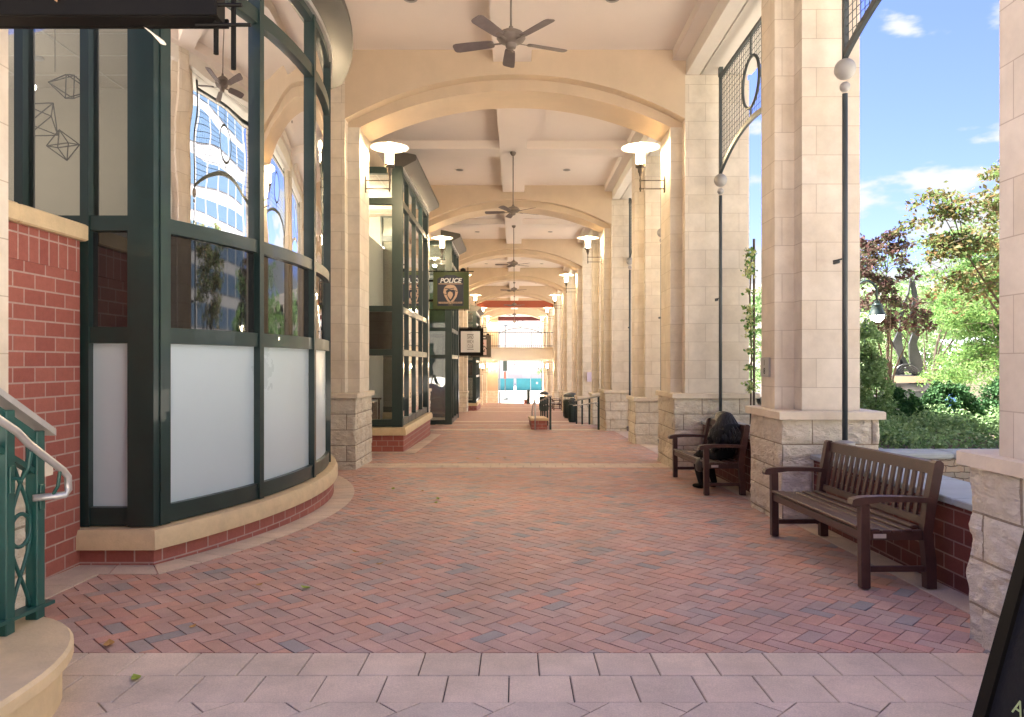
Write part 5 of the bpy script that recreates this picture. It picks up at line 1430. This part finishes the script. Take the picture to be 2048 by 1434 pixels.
for i, (x, y, z, lab) in enumerate(((24,46,3.2,'broad green tree in front of the parking deck'),(33,50,3.0,'broad green tree beside the parking deck windows'),(11,36,2.6,'green tree behind the garden lamps'),(17,0,4,'large leafy tree in the plaza beside the camera'),(13,-6,4,'large leafy tree in the plaza behind the camera'),(14,8,4.0,'leafy tree beyond the end pier'),(5.6,92,1.2,'leafy tree across the street in the far opening'))):
    sc_ = 1 if i != 6 else .8
    tree(lab, (x,y,fz(max(0,y))-.1), z, layered((x,y,z),(2.6*sc_,2.4*sc_,1.8*sc_),13000,30,60+i,.5), M['leafB'] if i in (0,3,6) else M['leafE'], .09, 60+i, .14, limbs=2)
# vine on the pier
rnd = random.Random(77); t = thing('climbing_vine', 'variegated climbing vine up the right side of the second pier', 'vine', (3.78,11.6,.5))
g = MB(); g.tube([(3.80,11.62,.5),(3.81,11.6,1.6),(3.79,11.62,2.6),(3.82,11.6,3.35)], .014, 6); g.tube([(3.87,11.66,.5),(3.87,11.66,3.5)], .02, 6); g.build('stem', M['bark'], t)
g = MB(); P = []
for i in range(900):
    z = rnd.uniform(1.0,3.35)
    if noise.noise(Vector((0,0,z*4.2))) < -.05: continue
    P.append((3.76+rnd.gauss(0,.045), 11.55+rnd.gauss(0,.05), z))
leaves(g, P, .028, rnd, .2, .8); g.build('vine_leaves', M['leafF'], t)

# garden lamps
def garden_lamp(lab, x, y, zl):
    zb = fz(y)-.1; t = thing('garden_lamp', lab, 'street lamp', (x,y,zb), 'gooseneck garden lamps')
    g = MB(); g.lathe([(.001,0),(.14,0),(.13,.12),(.07,.22),(.045,.3),(.04,zl-zb+.4),(.001,zl-zb+.4)], (x,y,zb), 12); g.build('post', M['green'], t, 'auto')
    g = MB(); g.tube([(x,y,zl+.40)]+[(x+.21-.21*math.cos(q*math.pi/10), y, zl+.45+.24*math.sin(q*math.pi/10)) for q in range(11)]+[(x+.42,y,zl+.25)], .022, 8); g.build('gooseneck', M['green'], t, True)
    g = MB(); g.lathe([(.001,.30),(.05,.30),(.06,.24),(.10,.22),(.10,.18),(.12,.10),(.165,.02),(.17,.0),(.155,.0),(.001,.08)], (x+.42,y,zl), 20); g.build('lamp_hood', M['green'], t, 'auto')
    g = MB(); g.lathe([(.001,-.12),(.06,-.11),(.11,-.06),(.13,.0),(.11,.03),(.001,.04)], (x+.42,y,zl), 16); g.build('globe', M['lamp'], t, True)
    return t
garden_lamp('lit gooseneck lamp just right of the middle column', 6.72, 14.2, 2.42)
garden_lamp('second lit gooseneck lamp, lower and farther beyond the red maple', 14.1, 29, 2.68)
# sculpture
t = thing('sculpture', 'tall twisted grey metal book sculpture on a plinth in the garden', 'sculpture', (13.45,24.6,-.6))
X0, Y0 = 13.5, 24.6
g = MB(); g.cbox(X0-.6,X0+.6,Y0-.5,Y0+.5,-.75,.55,.03); g.build('plinth', M['darkgrey'], t)
g = MB(); g.lathe([(.001,.0),(.60,.0),(.62,.05),(.62,.20),(.60,.25),(.001,.25)], (X0-.05,Y0,.55), 24); b = g.build('lower_book', M['sculpt'], t, 'auto')
g = MB(); mt = Matrix.Translation((X0-.35,Y0-.1,.80)) @ Matrix.Rotation(R(8),4,'Z'); g.cbox(-.65,.65,-.45,.45,0,.30,.03,mt); g.build('upper_book', M['sculpt'], t)
g = MB(); g.box(-.6,.6,-.462,-.452,.04,.26,mt); g.build('book_pages', M['emblem'], t)
def strip3(pts, w, th, name):
    g = MB(); rings = []
    for (x, z, tw, ww) in pts:
        dx = math.cos(tw)*ww*w; dy = math.sin(tw)*ww*w
        rings.append([(X0+x-dx,Y0-dy,z),(X0+x+dx,Y0+dy,z),(X0+x+dx+th*math.sin(tw),Y0+dy+th,z+.01),(X0+x-dx,Y0-dy+th,z+.01)])
    g.rings(rings); g.build(name, M['sculpt'], t, 'auto')
strip3([(-.35,1.1,.2,1.1),(-.30,1.7,.6,1),(-.42,2.2,.1,1.0),(-.34,2.7,1.0,.6),(-.25,3.3,.2,.5),(-.05,3.9,.9,.45),(.05,4.4,.2,.3)], .17, .06, 'twisted_page')
strip3([(.30,1.0,-.2,1.1),(.18,1.7,-.6,1),(.10,2.15,.3,.9),(.22,2.5,-.9,.7),(.10,3.0,-.1,.6),(.20,3.6,-.7,.5),(.10,4.3,.0,.35)], .18, .06, 'twisted_page')
strip3([(-.75,2.3,.0,.5),(-.45,2.0,.2,.5),(-.15,1.5,.3,.5),(.05,1.15,.4,.5)], .2, .05, 'curled_page')
g = MB()
for q in range(4): g.tube([(X0-.3+.42*math.cos(a*math.pi/10)*(1-.12*q), Y0-.35, 1.10+.36*math.sin(a*math.pi/10)*(1-.2*q)) for a in range(11)], .028, 6)
g.build('coil', M['sculpt'], t, True)
g = MB(); g.rings([[(X0+.55,Y0,1.15),(X0+1.35,Y0+.1,1.05),(X0+1.3,Y0+.35,1.07),(X0+.6,Y0+.3,1.17)],[(X0+.55,Y0,1.19),(X0+1.35,Y0+.1,1.09),(X0+1.3,Y0+.35,1.11),(X0+.6,Y0+.3,1.21)]]); g.build('loose_page', M['silver'], t)

# fallen leaves
def floorpt(px, py): y = CZ/((py-727)/1440-.0233); return ((px-1030)*y/1440, y)
spots = [(612,1178,1,.045),(272,1360,1,.04),(218,1292,0,.05),(385,1256,0,.03),(786,979,1,.05),(876,999,1,.05),(872,1007,1,.04),(759,1130,0,.035),(845,983,0,.035),(710,1105,0,.03),(518,1172,0,.03),(955,918,0,.05),(1009,917,0,.05),(1115,893,0,.05),(950,1002,0,.03),(1425,967,0,.04)]
for i, (px, py, gr, s) in enumerate(spots):
    x, y = floorpt(px, py)
    near = 'near the bowed window' if px < 700 else ('in the middle of the brick paving' if px < 1050 else 'on the right part of the brick paving')
    lab = ['single yellow-green leaf on the bricks left of centre','single green leaf on the pale slabs near the stair plinth','curled brown leaf at the near edge of the bricks by the stair plinth','small brown leaf on the bricks right of the stair plinth'][i] if i < 4 else None
    if lab is None: lab = 'tiny %s fallen leaf %s, %s' % ('yellow' if gr else 'brown', near, ['farther back','closer to the camera'][y < 9])
    g = MB(); a = random.uniform(0,6.28); n = 7; P = []
    for q in range(n+1): u = q/n; P.append((u-.5, .28*math.sin(u*math.pi)))
    z = fz(y)+.006
    def tr(u, v, w): return (x+(u*math.cos(a)-v*math.sin(a))*s*2, y+(u*math.sin(a)+v*math.cos(a))*s*2, z+w*s)
    for q in range(n):
        (u0,v0),(u1,v1) = P[q],P[q+1]
        c0 = .35*(u0*2)**2; c1 = .35*(u1*2)**2
        g.face([tr(u0,0,c0),tr(u1,0,c1),tr(u1,v1,c1+v1*.8),tr(u0,v0,c0+v0*.8)]); g.face([tr(u0,-v0,c0+v0*.5),tr(u1,-v1,c1+v1*.5),tr(u1,0,c1),tr(u0,0,c0)])
    tag(g.build('fallen_leaf', M['greenleaf'] if gr else M['dryleaf']), lab, 'leaf', 'fallen leaves on the paving')

# ------------------------------------------------------------------ camera, light, world
cam = D.cameras.new('camera'); co = D.objects.new('camera', cam); COL.objects.link(co); SC.camera = co
cam.sensor_width = 36; cam.lens = 1440/2048*36; co.location = (0,0,CZ); co.rotation_euler = (R(90),0,0)
cam.shift_x = -6/2048; cam.shift_y = 10/2048; cam.clip_end = 3000; cam.clip_start = .05
EL, AZ = 58, 215     # sun elevation; compass azimuth in Blender terms below
sun = D.lights.new('sun', 'SUN'); sun.energy = 5.0; sun.angle = R(4); sun.color = (1,.945,.87)
so = D.objects.new('sun', sun); COL.objects.link(so)
# direction to the sun: behind-left of the camera
sd = Vector((-.62, .55, 0)).normalized()*math.cos(R(EL)); sd.z = math.sin(R(EL))
so.rotation_euler = sd.to_track_quat('Z', 'Y').to_euler()
w = D.worlds.new('World'); SC.world = w; w.use_nodes = True; N = w.node_tree.nodes; L = w.node_tree.links
bg = N['Background']; sky = N.new('ShaderNodeTexSky'); sky.sky_type = 'NISHITA'; sky.sun_disc = False
sky.sun_elevation = R(EL); sky.sun_rotation = math.atan2(sd.x, sd.y); sky.air_density = 1.0; sky.dust_density = .4; sky.ozone_density = 2.5
tc = N.new('ShaderNodeTexCoord'); sp = N.new('ShaderNodeSeparateXYZ'); L.new(tc.outputs['Generated'], sp.inputs[0])
mp = N.new('ShaderNodeMapping'); mp.inputs['Scale'].default_value = (1,1,2.6); mp.inputs['Location'].default_value = (.3,.1,.0); L.new(tc.outputs['Generated'], mp.inputs['Vector'])
no = N.new('ShaderNodeTexNoise'); no.inputs['Scale'].default_value = 7.5; no.inputs['Detail'].default_value = 7; no.inputs['Roughness'].default_value = .5
L.new(mp.outputs[0], no.inputs['Vector'])
# clouds only in a low band of sky
r1_ = N.new('ShaderNodeMapRange'); r1_.inputs['From Min'].default_value = .29; r1_.inputs['From Max'].default_value = .20; r1_.inputs['To Min'].default_value = -.13; r1_.inputs['To Max'].default_value = .06
L.new(sp.outputs['Z'], r1_.inputs['Value'])
ad = N.new('ShaderNodeMath'); ad.operation = 'ADD'; L.new(no.outputs['Fac'], ad.inputs[0]); L.new(r1_.outputs[0], ad.inputs[1])
cr = N.new('ShaderNodeMapRange'); cr.interpolation_type = 'SMOOTHSTEP'; cr.inputs['From Min'].default_value = .495; cr.inputs['From Max'].default_value = .58; L.new(ad.outputs[0], cr.inputs['Value'])
mx = N.new('ShaderNodeMix'); mx.data_type = 'RGBA'; mx.inputs[7].default_value = (1.85,1.9,2.0,1)
L.new(cr.outputs[0], mx.inputs[0]); tn = N.new('ShaderNodeVectorMath'); tn.operation = 'MULTIPLY'; tn.inputs[1].default_value = (.45,.425,.69)
L.new(sky.outputs[0], tn.inputs[0]); L.new(tn.outputs[0], mx.inputs[6]); L.new(mx.outputs[2], bg.inputs['Color'])
bg.inputs['Strength'].default_value = .05
SC.view_settings.view_transform = 'Standard'; SC.view_settings.look = 'None'; SC.view_settings.exposure = 3.45; SC.view_settings.gamma = 1
SC.cycles.max_bounces = 10; SC.cycles.diffuse_bounces = 5; SC.cycles.glossy_bounces = 4; SC.cycles.transparent_max_bounces = 12; SC.cycles.sample_clamp_indirect = 6
SC.cycles.caustics_reflective = False; SC.cycles.caustics_refractive = False
try: SC.cycles.use_denoising = True
except Exception: pass
